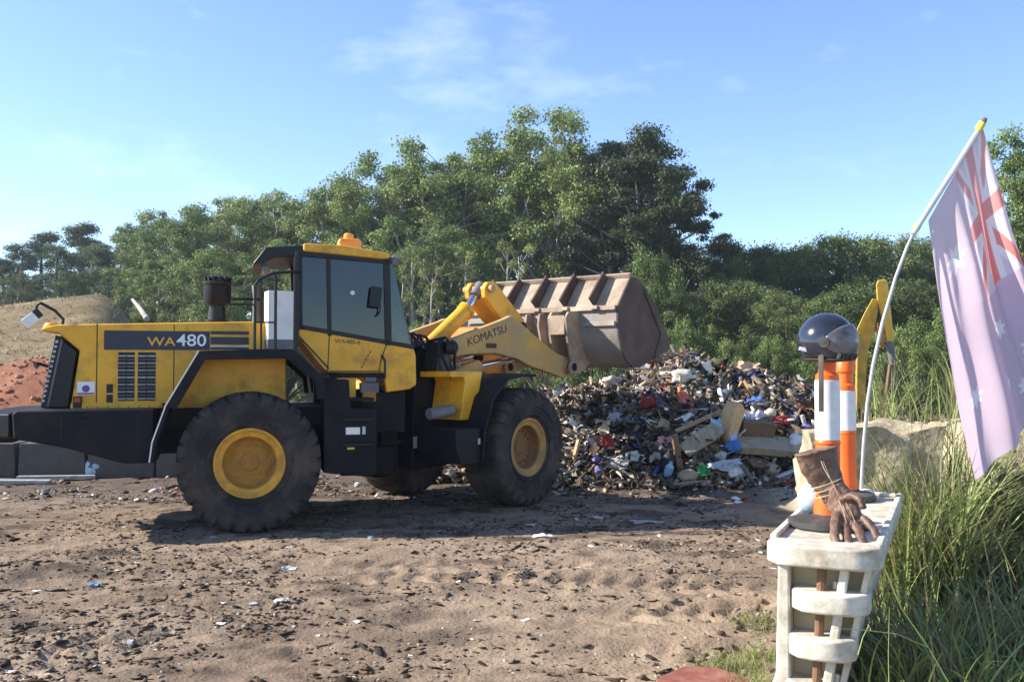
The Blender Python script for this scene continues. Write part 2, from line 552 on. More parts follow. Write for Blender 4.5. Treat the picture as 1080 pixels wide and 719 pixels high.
# --- wheels
RT = 0.875
def tyre_mb():
    m = MB()
    w = 0.335
    prof = [(0.40, -w * 0.72), (0.47, -w * 0.86), (0.56, -w * 0.98), (0.66, -w), (0.74, -w * 0.97), (0.80, -w * 0.88), (0.835, -w * 0.74),
            (0.845, -w * 0.4), (0.848, 0), (0.845, w * 0.4), (0.835, w * 0.74), (0.80, w * 0.88), (0.74, w * 0.97), (0.66, w), (0.56, w * 0.98), (0.47, w * 0.86), (0.40, w * 0.72)]
    m.lathe(prof, axis='y', seg=56, caps=False)
    # sidewall ribs
    for sgn in (-1, 1):
        m.lathe([(0.60, sgn * w * 0.985), (0.607, sgn * (w + 0.008)), (0.622, sgn * (w + 0.008)), (0.63, sgn * w * 0.99)], axis='y', seg=56, caps=False)
        m.lathe([(0.475, sgn * w * 0.87), (0.48, sgn * (w * 0.95)), (0.50, sgn * (w * 0.96)), (0.51, sgn * w * 0.92)], axis='y', seg=56, caps=False)
    # worn tread blocks
    N = 27
    for i in range(N):
        for sgn in (-1, 1):
            a = 2 * math.pi * (i + (0.5 if sgn > 0 else 0)) / N
            da = 2 * math.pi / N
            pts = []
            for (yy, rr, aa, ww) in ((0.01, 0.872, 0.18, 0.34), (0.16, 0.872, 0.06, 0.38), (0.262, 0.862, 0.0, 0.38), (0.306, 0.828, -0.03, 0.35), (0.330, 0.770, -0.04, 0.3)):
                for q in (-1, 1):
                    for rad in (rr, rr - 0.05):
                        an = a + da * (aa + q * ww)
                        pts.append((rad * math.cos(an), sgn * (yy + (0.006 if rad == rr and yy > .3 else 0)), rad * math.sin(an)))
            fs = []
            for k in range(4):
                b = k * 4
                fs += [(b, b + 4, b + 6, b + 2), (b, b + 1, b + 5, b + 4), (b + 2, b + 6, b + 7, b + 3)]
            fs += [(0, 2, 3, 1), (16, 17, 19, 18)]
            if sgn > 0: fs = [tuple(reversed(f)) for f in fs]
            m.add(pts, fs)
    return m
def rim_mb(sgn):
    m = MB()
    o = sgn * 0.26
    prof = [(0.40, -sgn * 0.2), (0.405, o * 0.9), (0.425, o), (0.43, o + sgn * 0.018), (0.405, o + sgn * 0.022), (0.385, o), (0.365, o - sgn * 0.015), (0.33, o - sgn * 0.02), (0.315, o - sgn * 0.05)]
    m.lathe(prof, axis='y', seg=48, caps=False)
    return m
def hub_mb(sgn):
    m = MB()
    o = sgn * 0.26
    prof = [(0.318, o - sgn * 0.04), (0.30, o - sgn * 0.12), (0.27, o - sgn * 0.16), (0.20, o - sgn * 0.17), (0.12, o - sgn * 0.165), (0.10, o - sgn * 0.15), (0.0, o - sgn * 0.148)]
    m.lathe(prof, axis='y', seg=40, caps=False)
    for k in range(16):
        a = 2 * math.pi * k / 16
        m.box((0.235 * math.cos(a), o - sgn * 0.155, 0.235 * math.sin(a)), (0.026, 0.03, 0.026), (0, -a, 0))
    return m
ty = tyre_mb()
tyre_me = None
def wheel(base, y, front, rot):
    global tyre_me
    sgn = 1 if y > 0 else -1
    mw = base @ Matrix.Translation((0, y, 0.862)) @ Matrix.Rotation(rot, 4, 'Y')
    w = rim_mb(sgn).build('wheel', m_rim_front if front else m_rim, L, mw=mw, smooth=30)
    hub_mb(sgn).build('hub', m_hub_front if front else m_rim_rust, w, smooth=30)
    if tyre_me is None:
        t = ty.build('tyre', m_rub, w, smooth=32); tyre_me = t.data
    else:
        t = mesh_obj('tyre', tyre_me, w)
I4 = Matrix.Identity(4)
wheel(I4, -1.15, False, 0.3); wheel(I4, 1.15, False, 1.1)
wheel(MF, -1.15, True, 0.7); wheel(MF, 1.15, True, 1.9)

# --- rear frame
m = MB()
m.bb(-1.9, 1.35, -0.45, 0.45, 0.92, 1.45)
m.bb(1.2, 1.95, -0.36, 0.36, 0.55, 0.95)
m.tube([(0, -1.0, 0.86), (0, 1.0, 0.86)], [0.22, 0.22], 12)
m.lathe([(0.0, -0.3), (0.34, -0.25), (0.38, 0), (0.34, 0.25), (0, 0.3)], (0, 0, 0.86), 'y', 14)
m.bb(1.75, 2.0, -0.3, 0.3, 0.55, 1.5)
m.build('rear_frame', m_dark, L, bevel=0.02)
m = MB(); m.bb(-1.2, 0.95, -0.86, 0.86, 1.28, 1.52); m.build('engine_bay_floor', m_dark, L, bevel=0.02)

# --- counterweight
def cw(side):
    prof = [(-2.66, 1.2), (-2.68, 1.50), (-2.62, 1.535), (-1.12, 1.535), (-1.10, 0.93), (-1.14, 0.88), (-1.46, 0.88), (-2.09, 1.08)]
    return prof
m = MB(); m.prism(cw(0), -1.30, 1.30)
cwo = m.build('counterweight', m_dark, L, bevel=0.045, seg=3)
m = MB(); m.prism_z([(-2.70, -1.26), (-2.70, 1.26), (-3.05, 1.05), (-3.12, 0.8), (-3.12, -0.8), (-3.05, -1.05)], 1.20, 1.50)
m.build('rear_bumper', m_dark, L, bevel=0.035, seg=3)
m = MB(); m.tube([(-3.1, 0, 1.1), (-3.1, 0, 1.28)], 0.05, 8); m.bb(-3.05, -2.9, -0.18, 0.18, 1.08, 1.18)
m.build('tow_hitch', m_dark, L)

# --- engine hood
hood_prof = [(-2.13, 1.52), (-2.03, 2.24), (-2.28, 2.46), (-2.47, 2.475), (-2.45, 2.515), (-2.30, 2.56), (0.45, 2.64), (0.45, 1.52)]
m = MB(); m.prism(hood_prof, -0.85, 0.85)
hood = m.build('engine_hood', m_yel, L, bevel=0.045, seg=3)
# hood panel seams
for x in (-1.83, -0.93):
    MB().bb(x - 0.006, x + 0.006, -0.8525, -0.845, 1.54, 2.575).build('panel_seam', m_dark2, L, smooth=0)
m = MB(); m.bb(-2.12, -1.06, -0.885, -0.8, 1.525, 1.60); m.build('hood_sill', m_yel, L, bevel=0.012)
for x in (-1.60, -1.06):
    MB().box((x, -0.856, 1.575), (0.09, 0.012, 0.022)).build('hood_latch', m_dark2, L, bevel=0.004)
for k in range(9):
    MB().tube([(-2.05 + 0.12 * k, -0.886, 1.548), (-2.05 + 0.12 * k, -0.893, 1.548)], 0.010, 6).build('bolt', m_grey, L)
for x in (-1.30, -2.15):
    MB().bb(x - 0.005, x + 0.005, -1.3025, -1.29, 1.02 if x > -2 else 1.14, 1.48).build('casting_seam', m_dark2, L, smooth=0)
MB().tube([(-1.95, -1.29, 1.40), (-1.95, -1.33, 1.40), (-1.72, -1.33, 1.40), (-1.72, -1.29, 1.40)], 0.012, 6).build('grab_handle', m_dark2, L)
# rear grille housing
m = MB(); m.prism([(-2.46, 1.545), (-2.30, 2.435), (-2.06, 2.23), (-2.15, 1.545)], -0.872, 0.872)
gr = m.build('radiator_grille', m_dark2, L, bevel=0.015)
for k in range(11):
    t = (k + 0.5) / 11
    x = -2.475 + 0.16 * t; z = 1.58 + 0.82 * t
    MB().box((x, 0, z), (0.02, 1.5, 0.03), (0, 0.4, 0)).build('slat', m_dark2, gr, smooth=0)
for k in range(13):
    t = (k + 0.5) / 13
    MB().box((-2.43 + 0.155 * t, -0.876, 1.60 + 0.78 * t), (0.03, 0.014, 0.028), (0, -0.18, 0)).build('bolt', m_lgrey, gr, smooth=0)
m = MB(); m.prism([(-2.385, 1.56), (-2.235, 2.38), (-2.215, 2.37), (-2.365, 1.56)], -0.878, -0.868); m.build('grille_trim', m_grey, gr, smooth=0)

# stripe panel with model number
m = MB(); m.bb(-1.75, -0.50, -0.8555, -0.849, 2.255, 2.495)
sp_ = m.build('stripe_panel', m_navy, L, smooth=0)
text_mesh('model_prefix', 'WA', 0.155, m_lettery, sp_, side_text(-1.08, -0.857, 2.355), 0.003, sx=1.25, bold=0.0015)
text_mesh('model_number', '480', 0.21, m_letterw, sp_, side_text(-0.72, -0.857, 2.372), 0.003, sx=1.15, bold=0.0018)
for z0, z1 in ((2.455, 2.50), (2.33, 2.425), (2.265, 2.30)):
    MB().bb(-0.49, -0.02, -0.8555, -0.849, z0, z1).build('stripe', m_navy, L, smooth=0)
MB().bb(-0.49, -0.02, -0.8565, -0.85, 2.298, 2.306).build('stripe_line', m_letterw, L, smooth=0)
# side vents
for x0, x1 in ((-1.585, -1.39), (-1.355, -1.145)):
    v_ = MB().bb(x0, x1, -0.854, -0.849, 1.62, 2.225).build('side_vent', m_dark2, L, smooth=0)
    for k in range(13):
        z = 1.645 + k * 0.0445
        MB().box(((x0 + x1) / 2, -0.857, z), (x1 - x0, 0.008, 0.011 if k % 3 else 0.017), (0.5, 0, 0)).build('slat', m_grey if k % 2 else m_lgrey, v_, smooth=0)
    MB().bb((x0 + x1) / 2 - 0.006, (x0 + x1) / 2 + 0.006, -0.863, -0.856, 1.62, 2.225).build('vent_bar', m_dark2, v_, smooth=0)
for z0, z1 in ((1.60, 1.70), (1.72, 1.83)):
    MB().bb(-1.715, -1.64, -0.855, -0.85, z0, z1).build('small_vent', m_dark2, L, smooth=0)
# warning sticker
st = MB().bb(-2.05, -1.85, -0.856, -0.85, 1.70, 1.86).build('sticker', m_letterw, L, smooth=0)
MB().tube([(-1.95, -0.8565, 1.775), (-1.95, -0.859, 1.775)], 0.045, 14).build('sticker_ring', m_red, st)
MB().tube([(-1.95, -0.8585, 1.775), (-1.95, -0.8605, 1.775)], 0.032, 14).build('sticker_mark', m_blue, st)
MB().bb(-2.045, -1.855, -0.8575, -0.855, 1.705, 1.725).build('sticker_band', m_grey, st, smooth=0)
m = MB(); m.bb(-2.09, -1.99, -0.90, -0.84, 1.54, 1.68); tl = m.build('tail_lamp', m_dark2, L, bevel=0.01)
MB().bb(-2.075, -2.005, -0.908, -0.9, 1.61, 1.665).build('lens', m_red, tl, smooth=0)
# rear mirror on its bent bracket
m = MB(); m.tube([(-2.26, -0.7, 2.53), (-2.24, -0.7, 2.63), (-2.34, -0.7, 2.74), (-2.50, -0.7, 2.83), (-2.54, -0.7, 2.80), (-2.56, -0.7, 2.71)], 0.018, 8)
mi = m.build('mirror_bracket', m_dark2, L)
MB().box((-2.58, -0.71, 2.66), (0.12, 0.05, 0.20), (0, 0.85, 0.25)).build('mirror_back', m_dark2, mi, bevel=0.012)
MB().box((-2.61, -0.735, 2.615), (0.13, 0.03, 0.17), (0, 0.85, 0.25)).build('mirror_plate', m_white, mi, bevel=0.01)
m = MB(); m.lathe([(0.0, 0), (0.10, 0), (0.10, 0.05), (0.07, 0.09), (0, 0.1)], (-2.40, -0.55, 2.50), 'z', 14); m.build('filler_cap', m_yel, L)
m = MB(); m.tube([(-2.38, -0.86, 2.05), (-2.46, -0.93, 2.08), (-2.5, -0.96, 2.06)], [0.02, 0.02, 0.05], 8); m.build('rear_lamp', m_dark2, L)

# air pre-cleaner
m = MB()
m.lathe([(0.13, 2.60), (0.15, 2.66), (0.115, 2.68), (0.105, 2.86)], (-0.43, -0.3, 0), 'z', 20)
pc = m.build('air_precleaner', m_dark2, L)
MB().lathe([(0.12, 2.86), (0.17, 2.885), (0.178, 2.92), (0.178, 3.12), (0.165, 3.13)], (-0.43, -0.3, 0), 'z', 24).build('bowl', m_dark, pc)
MB().lathe([(0.17, 3.13), (0.19, 3.15), (0.19, 3.17), (0.15, 3.19), (0.14, 3.235), (0.08, 3.26), (0, 3.27)], (-0.43, -0.3, 0), 'z', 24).build('cap', m_dark2, pc)
for k in range(14):
    a = 2 * math.pi * k / 14
    MB().box((-0.43 + 0.165 * math.cos(a), -0.3 + 0.165 * math.sin(a), 3.205), (0.03, 0.03, 0.06), (0, 0, a)).build('vane', m_dark2, pc, smooth=0)
MB().tube([(0.1, 0.35, 2.6), (0.1, 0.35, 3.05), (0.08, 0.35, 3.2)], [0.075, 0.07, 0.07], 12).build('exhaust_pipe', m_grey, L)
MB().tube([(-0.25, -0.3, 2.95), (0.15, -0.3, 2.95)], 0.02, 6).build('precleaner_strut', m_dark2, L)

# rear fenders
def shell(path, th, y0, y1):
    n = len(path); inn = []
    for i, p in enumerate(path):
        a = Vector(path[max(i - 1, 0)]); b = Vector(path[min(i + 1, n - 1)])
        t = (b - a).normalized(); nn = Vector((t.y, -t.x))
        inn.append((p[0] + nn.x * th, p[1] + nn.y * th))
    m = MB()
    m.prism(list(path) + inn[::-1], y0, y1)
    return m
fp = [(-1.15, 0.90), (-1.12, 1.14), (-0.97, 1.58), (-0.60, 2.235), (0.07, 2.262), (0.52, 2.262), (0.88, 1.93), (0.93, 1.66)]
for s in (-1, 1):
    y0, y1 = (-1.45, -0.80) if s < 0 else (0.80, 1.45)
    fe = shell(fp, 0.05, y0, y1).build('rear_fender', m_dark, L, bevel=0.008)
    # outer flange
    yy = (-1.452, -1.425) if s < 0 else (1.425, 1.452)
    shell(fp[2:], 0.125, *yy).build('flange', m_dark, fe, bevel=0.005)
    # edge lip, white as the sunlit highlight painted along the fender edge
    lip = [(x - 0.012, z + 0.006) for x, z in fp[:4]]
    shell(lip, 0.016, yy[0] - 0.006 if s < 0 else yy[0], yy[1] if s < 0 else yy[1] + 0.006).build('lip_highlight', m_white, fe, smooth=0)
# steps and battery boxes between the wheels
for s in (-1, 1):
    y0, y1 = (-1.27, -0.62) if s < 0 else (0.62, 1.27)
    m = MB(); m.prism([(0.90, 0.70), (0.90, 1.88), (1.22, 1.88), (1.24, 1.52), (1.57, 1.50), (1.58, 0.68), (1.5, 0.63)], y0, y1)
    b_ = m.build('battery_box', m_dark, L, bevel=0.02)
    yo = s * 1.2725
    MB().bb(1.18, 1.36, yo - 0.002, yo + 0.002, 1.18, 1.27).build('label_plate', m_white, b_, smooth=0)
    MB().bb(1.39, 1.43, yo - 0.002, yo + 0.002, 1.18, 1.28).build('label_plate', m_lgrey, b_, smooth=0)
    MB().bb(1.20, 1.29, yo - 0.002, yo + 0.002, 0.99, 1.015).build('label_strip', m_labely, b_, smooth=0)
    for z in (0.98, 1.30):
        MB().bb(1.14, 1.53, yo - (0.05 if s < 0 else 0), yo + (0.05 if s > 0 else 0), z + 0.06, z + 0.085).build('step', m_dark2, b_, bevel=0.004)
    MB().bb(1.00, 1.55, s * 1.0 - 0.2, s * 1.0 + 0.2, 1.60, 1.64).build('platform', m_dark, L, bevel=0.006)

# --- cab
cabY = 0.80
lower = [(0.55, 2.50), (0.66, 2.555), (2.13, 2.295), (2.16, 2.20), (2.17, 1.80), (2.08, 1.74), (1.76, 1.70), (1.72, 1.96), (1.00, 1.96), (0.92, 2.02)]
m = MB(); m.prism(lower, -cabY, cabY)
cab = m.build('cab', m_yel, L, bevel=0.02)
roof = [(0.66, 3.665), (1.20, 3.655), (1.80, 3.565), (1.80, 3.50), (1.70, 3.485), (0.66, 3.56)]
m = MB(); m.prism(roof, -0.84, 0.84); m.build('roof', m_yel, cab, bevel=0.025)
m = MB(); m.prism([(0.02, 3.36), (0.03, 3.40), (0.18, 3.60), (0.68, 3.645), (0.68, 3.50), (0.3, 3.47), (0.15, 3.40)], -0.80, 0.80)
m.build('rear_roof_visor', m_dark2, cab, bevel=0.02)
m = MB()
m.lathe([(0, -0.0), (0.075, 0.01), (0.085, 0.05), (0.05, 0.1), (0, 0.1)], (0.14, -0.68, 3.315), 'x', 14)
m.bb(0.12, 0.16, -0.70, -0.66, 3.35, 3.45)
m.build('work_lamp', m_grey, cab)
m = MB()
m.lathe([(0, 0.13), (0.08, 0.12), (0.085, 0.05), (0.05, 0.0), (0, 0.0)], (1.80, -0.70, 3.47), 'x', 14)
m.build('work_lamp', m_grey, cab)
# orange beacon housing
m = MB(); m.bb(1.15, 1.46, -0.48, -0.18, 3.60, 3.80); bc = m.build('beacon', m_orange, cab, bevel=0.04, seg=3)
m = MB(); m.lathe([(0.07, 3.80), (0.07, 3.86), (0.05, 3.885), (0, 3.89)], (1.30, -0.33, 0), 'z', 14); m.build('beacon_dome', m_orange, bc)
# pillars
def pillar(a, b, w, d):
    (x0, z0), (x1, z1) = a, b
    return [(x0 - w / 2, z0), (x1 - w / 2, z1), (x1 + w / 2, z1), (x0 + w / 2, z0)]
for s in (-1, 1):
    y0, y1 = (-cabY - 0.01, -cabY + 0.09) if s < 0 else (cabY - 0.09, cabY + 0.01)
    for a, b, w in (((0.62, 2.54), (0.60, 3.56), 0.085), ((1.01, 2.45), (0.985, 3.55), 0.055), ((1.79, 2.33), (1.76, 3.52), 0.09)):
        MB().prism(pillar(a, b, w, 0), y0, y1).build('pillar', m_dark2, cab, bevel=0.01)
    MB().prism([(0.58, 3.50), (0.58, 3.57), (1.80, 3.50), (1.80, 3.43)], y0, y1).build('header_rail', m_dark2, cab, bevel=0.008)
    MB().prism([(0.62, 2.54), (0.62, 2.60), (2.13, 2.34), (2.14, 2.28)], y0, y1).build('sill_rail', m_dark2, cab, bevel=0.008)
    yg = -cabY + 0.03 if s < 0 else cabY - 0.03
    MB().prism([(0.66, 2.58), (0.65, 3.52), (0.96, 3.50), (0.985, 2.52)], yg - 0.004, yg + 0.004).build('rear_side_window', m_glass, cab, smooth=0)
    d_ = MB().prism([(1.035, 2.51), (1.01, 3.50), (1.72, 3.46), (1.75, 2.38)], yg - 0.004, yg + 0.004).build('door_window', m_glass, cab, smooth=0)
    MB().prism([(1.83, 2.36), (1.80, 3.43), (1.84, 3.43), (2.09, 2.34)], yg - 0.004, yg + 0.004).build('quarter_window', m_glass_clear, cab, smooth=0)
    if s < 0:
        MB().tube([(1.31, yg - 0.006, 3.03), (1.31, yg - 0.01, 3.03)], 0.03, 12).build('round_sticker', m_white, d_)
        m = MB(); m.tube([(1.62, -0.86, 2.72), (1.66, -0.9, 2.78), (1.66, -0.9, 2.98)], 0.012, 6); m.box((1.60, -0.90, 2.97), (0.15, 0.05, 0.27), (0, 0.12, 0))
        m.build('wing_mirror', m_dark2, cab, bevel=0.012)
# windscreen and rear pane
m = MB(); m.prism([(2.10, 2.32), (1.83, 3.47), (1.84, 3.475), (2.115, 2.325)], -cabY + 0.05, cabY - 0.05); m.build('windscreen', m_glass_clear, cab, smooth=0)
m = MB(); m.prism([(0.62, 2.60), (0.60, 3.50), (0.607, 3.50), (0.627, 2.60)], -cabY + 0.09, cabY - 0.09); m.build('rear_window', m_glass, cab, smooth=0)
# wiper
MB().tube([(2.13, -0.3, 2.36), (2.02, -0.45, 2.8)], 0.01, 5).build('wiper', m_dark2, cab)
# interior
m = MB(); m.bb(0.95, 1.40, -0.28, 0.28, 2.3, 2.62); m.box((0.98, 0, 2.95), (0.13, 0.5, 0.75), (0, -0.12, 0)); m.box((0.93, 0, 3.38), (0.1, 0.28, 0.2), (0, -0.1, 0))
m.build('driver_seat', m_interior, cab, bevel=0.03)
m = MB(); m.tube([(1.95, 0, 2.3), (1.68, 0, 2.75)], 0.035, 8)
ring = [(1.68 + 0.19 * math.cos(a) * 0.5, 0.19 * math.sin(a), 2.75 + 0.19 * math.cos(a) * 0.86) for a in np.linspace(0, 2 * math.pi, 19)]
m.tube(ring, 0.014, 6, caps=False); m.build('steering_wheel', m_interior, cab)
m = MB(); m.bb(0.95, 1.5, -0.55, -0.33, 2.3, 2.68); m.bb(1.9, 2.05, -0.5, 0.5, 2.1, 2.5); m.build('console', m_interior, cab, bevel=0.02)
# cab side details
text_mesh('cab_lettering', 'WA480-6', 0.085, m_letterd, cab, side_text(1.245, -0.802, 2.375) @ Matrix.Rotation(R_(-3), 4, 'Z'), 0.002, sx=1.0, bold=0.0)
def strip(a, b, w=0.014, y=-0.803):
    (x0, z0), (x1, z1) = a, b
    t = Vector((x1 - x0, z1 - z0)).normalized(); nx, nz_ = -t.y * w / 2, t.x * w / 2
    return MB().prism([(x0 + nx, z0 + nz_), (x1 + nx, z1 + nz_), (x1 - nx, z1 - nz_), (x0 - nx, z0 - nz_)], y, y + 0.012)
strip((0.60, 2.46), (1.00, 2.02), 0.02).build('grab_strip', m_dark2, cab, smooth=0)
for a, b in (((1.005, 2.46), (0.985, 1.98)), ((1.76, 2.34), (1.69, 2.14)), ((1.69, 2.14), (1.66, 1.98)), ((1.00, 1.985), (1.70, 1.985))):
    strip(a, b, 0.014).build('door_seam', m_dark2, cab, smooth=0)
for k in range(5):
    MB().box((1.545 - 0.028 * k, -0.803, 2.24 - 0.05 * k), (0.012, 0.008, 0.03), (0, 0.5, 0)).build('vent_slot', m_dark2, cab, smooth=0)
m = MB(); m.tube([(1.70, -0.80, 2.20), (1.735, -0.86, 2.12), (1.735, -0.86, 1.90), (1.66, -0.86, 1.80)], 0.016, 6); m.build('grab_handle', m_dark2, cab)
# lower cab mounts
MB().bb(1.10, 1.36, -0.79, -0.6, 1.62, 1.94).build('cab_mount', m_yel, L, bevel=0.02)
MB().bb(1.02, 1.74, -0.82, 0.82, 1.90, 1.958).build('cab_floor_rail', m_dark, L, bevel=0.01)
m = MB(); m.tube([(1.48, -0.82, 1.87), (1.62, -0.82, 1.87)], 0.035, 10); m.bb(1.42, 1.66, -0.82, -0.62, 1.70, 1.83); m.build('brake_valve', m_grey, L)
MB().bb(1.44, 1.62, -0.83, -0.7, 1.58, 1.71).build('valve_block', M('rusty_orange', (0.42, 0.17, 0.03), rough=0.7, dirt=MUD, dirt_amt=0.5), L, bevel=0.01)
m = MB(); m.bb(1.05, 2.05, -0.62, 0.62, 1.15, 1.72); m.build('transmission_housing', m_dark, L, bevel=0.03)
# white box on the rear platform and the rear cab ladder rail
wb = MB().box((0.36, -0.86, 2.66), (0.34, 0.22, 0.72), (0, 0, R_(12))).build('rear_cabinet', m_white, L, bevel=0.008)
MB().box((0.36, -0.86, 2.33), (0.36, 0.24, 0.13), (0, 0, R_(12))).build('cabinet_base', m_grey, L, bevel=0.005)
m = MB()
m.tube([(0.05, -1.25, 2.26), (0.05, -1.25, 3.06), (0.10, -1.25, 3.14), (0.28, -1.25, 3.22), (0.56, -1.25, 3.25), (0.62, -1.0, 3.25)], 0.019, 8)
m.tube([(0.30, -1.25, 2.26), (0.30, -1.25, 3.22)], 0.019, 8)
m.tube([(0.12, -1.25, 3.14), (0.13, -1.25, 2.26)], 0.013, 8)
m.tube([(0.54, -1.15, 2.26), (0.545, -1.15, 3.45)], 0.019, 8)
m.tube([(0.58, -0.93, 2.3), (0.58, -0.93, 3.55)], 0.028, 8)
m.tube([(-0.30, -1.25, 2.82), (0.05, -1.25, 2.82)], 0.012, 6)
m.tube([(0.05, -1.25, 2.60), (0.30, -1.25, 2.60)], 0.012, 6)
m.build('handrail', m_dark2, L)

# --- articulation joint and front frame
m = MB(); m.tube([(1.725, 0, 0.5), (1.725, 0, 1.75)], 0.16, 12); m.build('articulation_pin', m_dark, L)
for s in (-1, 1):
    p1 = Vector((1.15, s * 0.42, 0.98)); p2 = MF @ Vector((-0.9, s * 0.45, 0.98)); mid = p1.lerp(p2, 0.55)
    MB().tube([p1, mid], 0.07, 10).build('steering_cylinder', m_dark, L)
    MB().tube([mid, p2], 0.035, 10).build('steering_rod', m_chrome, L)
F_ = lambda mb, name, mat, par=L, **k: mb.build(name, mat, par, mw=MF if par is L else None, **k)
m = MB()
m.prism([(-1.50, 0.60), (-1.45, 2.12), (-1.30, 2.32), (-0.72, 2.32), (-0.60, 1.9), (-0.45, 1.45), (0.45, 1.35), (0.75, 1.1), (0.7, 0.62)], -0.50, 0.50)
m.tube([(0, -1.0, 0.86), (0, 1.0, 0.86)], 0.22, 12)
ff = F_(m, 'front_frame', m_dark, bevel=0.03)
m = MB()
m.bb(-1.45, -1.2, -0.42, 0.3, 2.32, 2.42)
for k in range(6):
    y = -0.42 + 0.12 * k
    m.tube([(-1.35, y, 2.36), (-1.28, y, 2.50 + 0.03 * (k % 3)), (-1.1, y + 0.04, 2.48), (-0.95, y + 0.06, 2.34)], 0.022, 6)
for k in range(4):
    m.tube([(-1.5, -0.48 + 0.1 * k, 1.9), (-1.62, -0.50 + 0.1 * k, 2.1), (-1.5, -0.46 + 0.1 * k, 2.30), (-1.3, -0.4 + 0.1 * k, 2.36)], 0.026, 6)
F_(m, 'hydraulic_hoses', m_dark2, ff)
m = MB()
m.tube([(-0.9, -0.5, 2.3), (-0.85, -0.52, 2.42)], 0.10, 10); m.tube([(-1.0, -0.53, 2.16), (-1.0, -0.58, 2.16)], 0.15, 14); m.tube([(-0.86, -0.53, 1.98), (-0.86, -0.58, 1.98)], 0.07, 12)
m.box((-1.22, -0.72, 2.16), (0.30, 0.22, 0.44), (0, 0.1, 0.1)); m.tube([(-1.2, -0.84, 2.32), (-1.1, -0.9, 2.32)], [0.09, 0.11], 12); m.tube([(-1.3, -0.6, 2.4), (-1.2, -0.85, 2.46), (-1.0, -0.86, 2.3), (-0.95, -0.8, 2.0)], 0.024, 6); m.tube([(-1.35, -0.6, 2.3), (-1.3, -0.88, 2.2), (-1.15, -0.9, 1.95), (-1.0, -0.8, 1.8)], 0.026, 6)
F_(m, 'headlamp_bracket', m_dark2, ff)
F_(MB().bb(-1.48, -1.40, -0.51, -0.502, 0.90, 1.06), 'frame_label', m_white, ff, smooth=0)
# front fenders with yellow carriers
ffp = [(-1.12, 0.74), (-1.08, 1.16), (-0.88, 1.62), (-0.55, 1.88), (-0.10, 1.95), (0.12, 1.93)]
for s in (-1, 1):
    y0, y1 = (-1.47, -0.82) if s < 0 else (0.82, 1.47)
    fe = F_(shell(ffp, 0.035, y0, y1), 'front_fender', m_dark, bevel=0.006)
    ya, yb = (-1.12, -0.55) if s < 0 else (0.55, 1.12)
    F_(MB().prism([(-1.40, 1.90), (-1.40, 1.98), (-0.70, 1.98), (-0.78, 1.66), (-0.92, 1.30), (-1.18, 1.30), (-1.08, 1.84), (-1.12, 1.90)], ya, yb), 'fender_carrier', m_yel, bevel=0.012)
    yc, yd = (-1.42, -0.7) if s < 0 else (0.7, 1.42)
    F_(MB().prism([(-1.62, 1.20), (-1.10, 1.20), (-1.06, 0.72), (-1.50, 0.72), (-1.62, 0.95)], yc, yd), 'side_step_box', m_dark, bevel=0.015)
    F_(MB().bb(-1.16, -1.115, s * 1.424 - 0.003, s * 1.424 + 0.003, 0.98, 1.06), 'reflector', m_lgrey, fe, smooth=0)
    F_(MB().tube([(-1.70, s * 1.0, 1.40), (-1.28, s * 1.05, 1.44)], 0.08, 12), 'grey_cylinder', m_grey, bevel=0.01)

# --- lift arms
arm = [(-1.05, 2.30), (-1.00, 2.42), (-0.82, 2.47), (0.33, 2.79), (0.46, 2.84), (0.56, 2.83), (0.97, 2.60), (1.68, 2.27), (2.04, 2.20), (2.13, 2.12), (2.13, 1.96), (2.06, 1.88), (1.81, 1.87), (1.43, 1.96), (0.97, 2.05), (0.60, 2.17), (0.08, 2.25), (-0.52, 2.23), (-0.95, 2.18)]
for s in (-1, 1):
    y0, y1 = (-0.74, -0.62) if s < 0 else (0.62, 0.74)
    a_ = F_(MB().prism(arm, y0, y1), 'lift_arm', m_yel_dusty, bevel=0.018)
    F_(MB().lathe([(0.0, s * 0.60), (0.13, s * 0.60), (0.13, s * 0.775), (0.05, s * 0.785), (0, s * 0.785)], (2.0, 0, 2.04), 'y', 16), 'pin_boss', m_yel_dusty, a_)
    F_(MB().lathe([(0.0, s * 0.55), (0.12, s * 0.55), (0.10, s * 0.77), (0, s * 0.78)], (-0.93, 0, 2.32), 'y', 16), 'pivot_boss', m_dark, a_)
    F_(MB().bb(-0.16, 0.08, s * 0.745 - 0.004, s * 0.745 + 0.004, 2.33, 2.40), 'arm_slot', M('slot_dark_red', (0.10, 0.02, 0.01), rough=0.8), a_, smooth=0)
    if s < 0:
        tx = text_mesh('arm_lettering', 'KOMATSU', 0.175, m_letterd, a_, side_text(-0.13, -0.744, 2.515) @ Matrix.Rotation(R_(14.5), 4, 'Z'), 0.002, sx=1.18, bold=0.0)
    # lift cylinder
    F_(MB().tube([(-0.85, s * 0.42, 1.80), (0.05, s * 0.42, 2.06)], 0.095, 14), 'lift_cylinder', m_yel_dusty, bevel=0.01)
    F_(MB().tube([(0.05, s * 0.42, 2.06), (1.0, s * 0.46, 2.20)], 0.05, 12), 'lift_rod', m_chrome)
    F_(MB().tube([(1.02, s * 0.36, 2.21), (1.02, s * 0.66, 2.21)], 0.085, 12), 'rod_eye', m_dark)
F_(MB().prism([(0.25, 2.30), (0.30, 2.66), (0.62, 2.70), (0.70, 2.35), (0.5, 2.22)], -0.62, 0.62), 'cross_tube', M('cross_orange', (0.62, 0.22, 0.02), rough=0.6, dirt=MUD, dirt_amt=0.4), bevel=0.03)
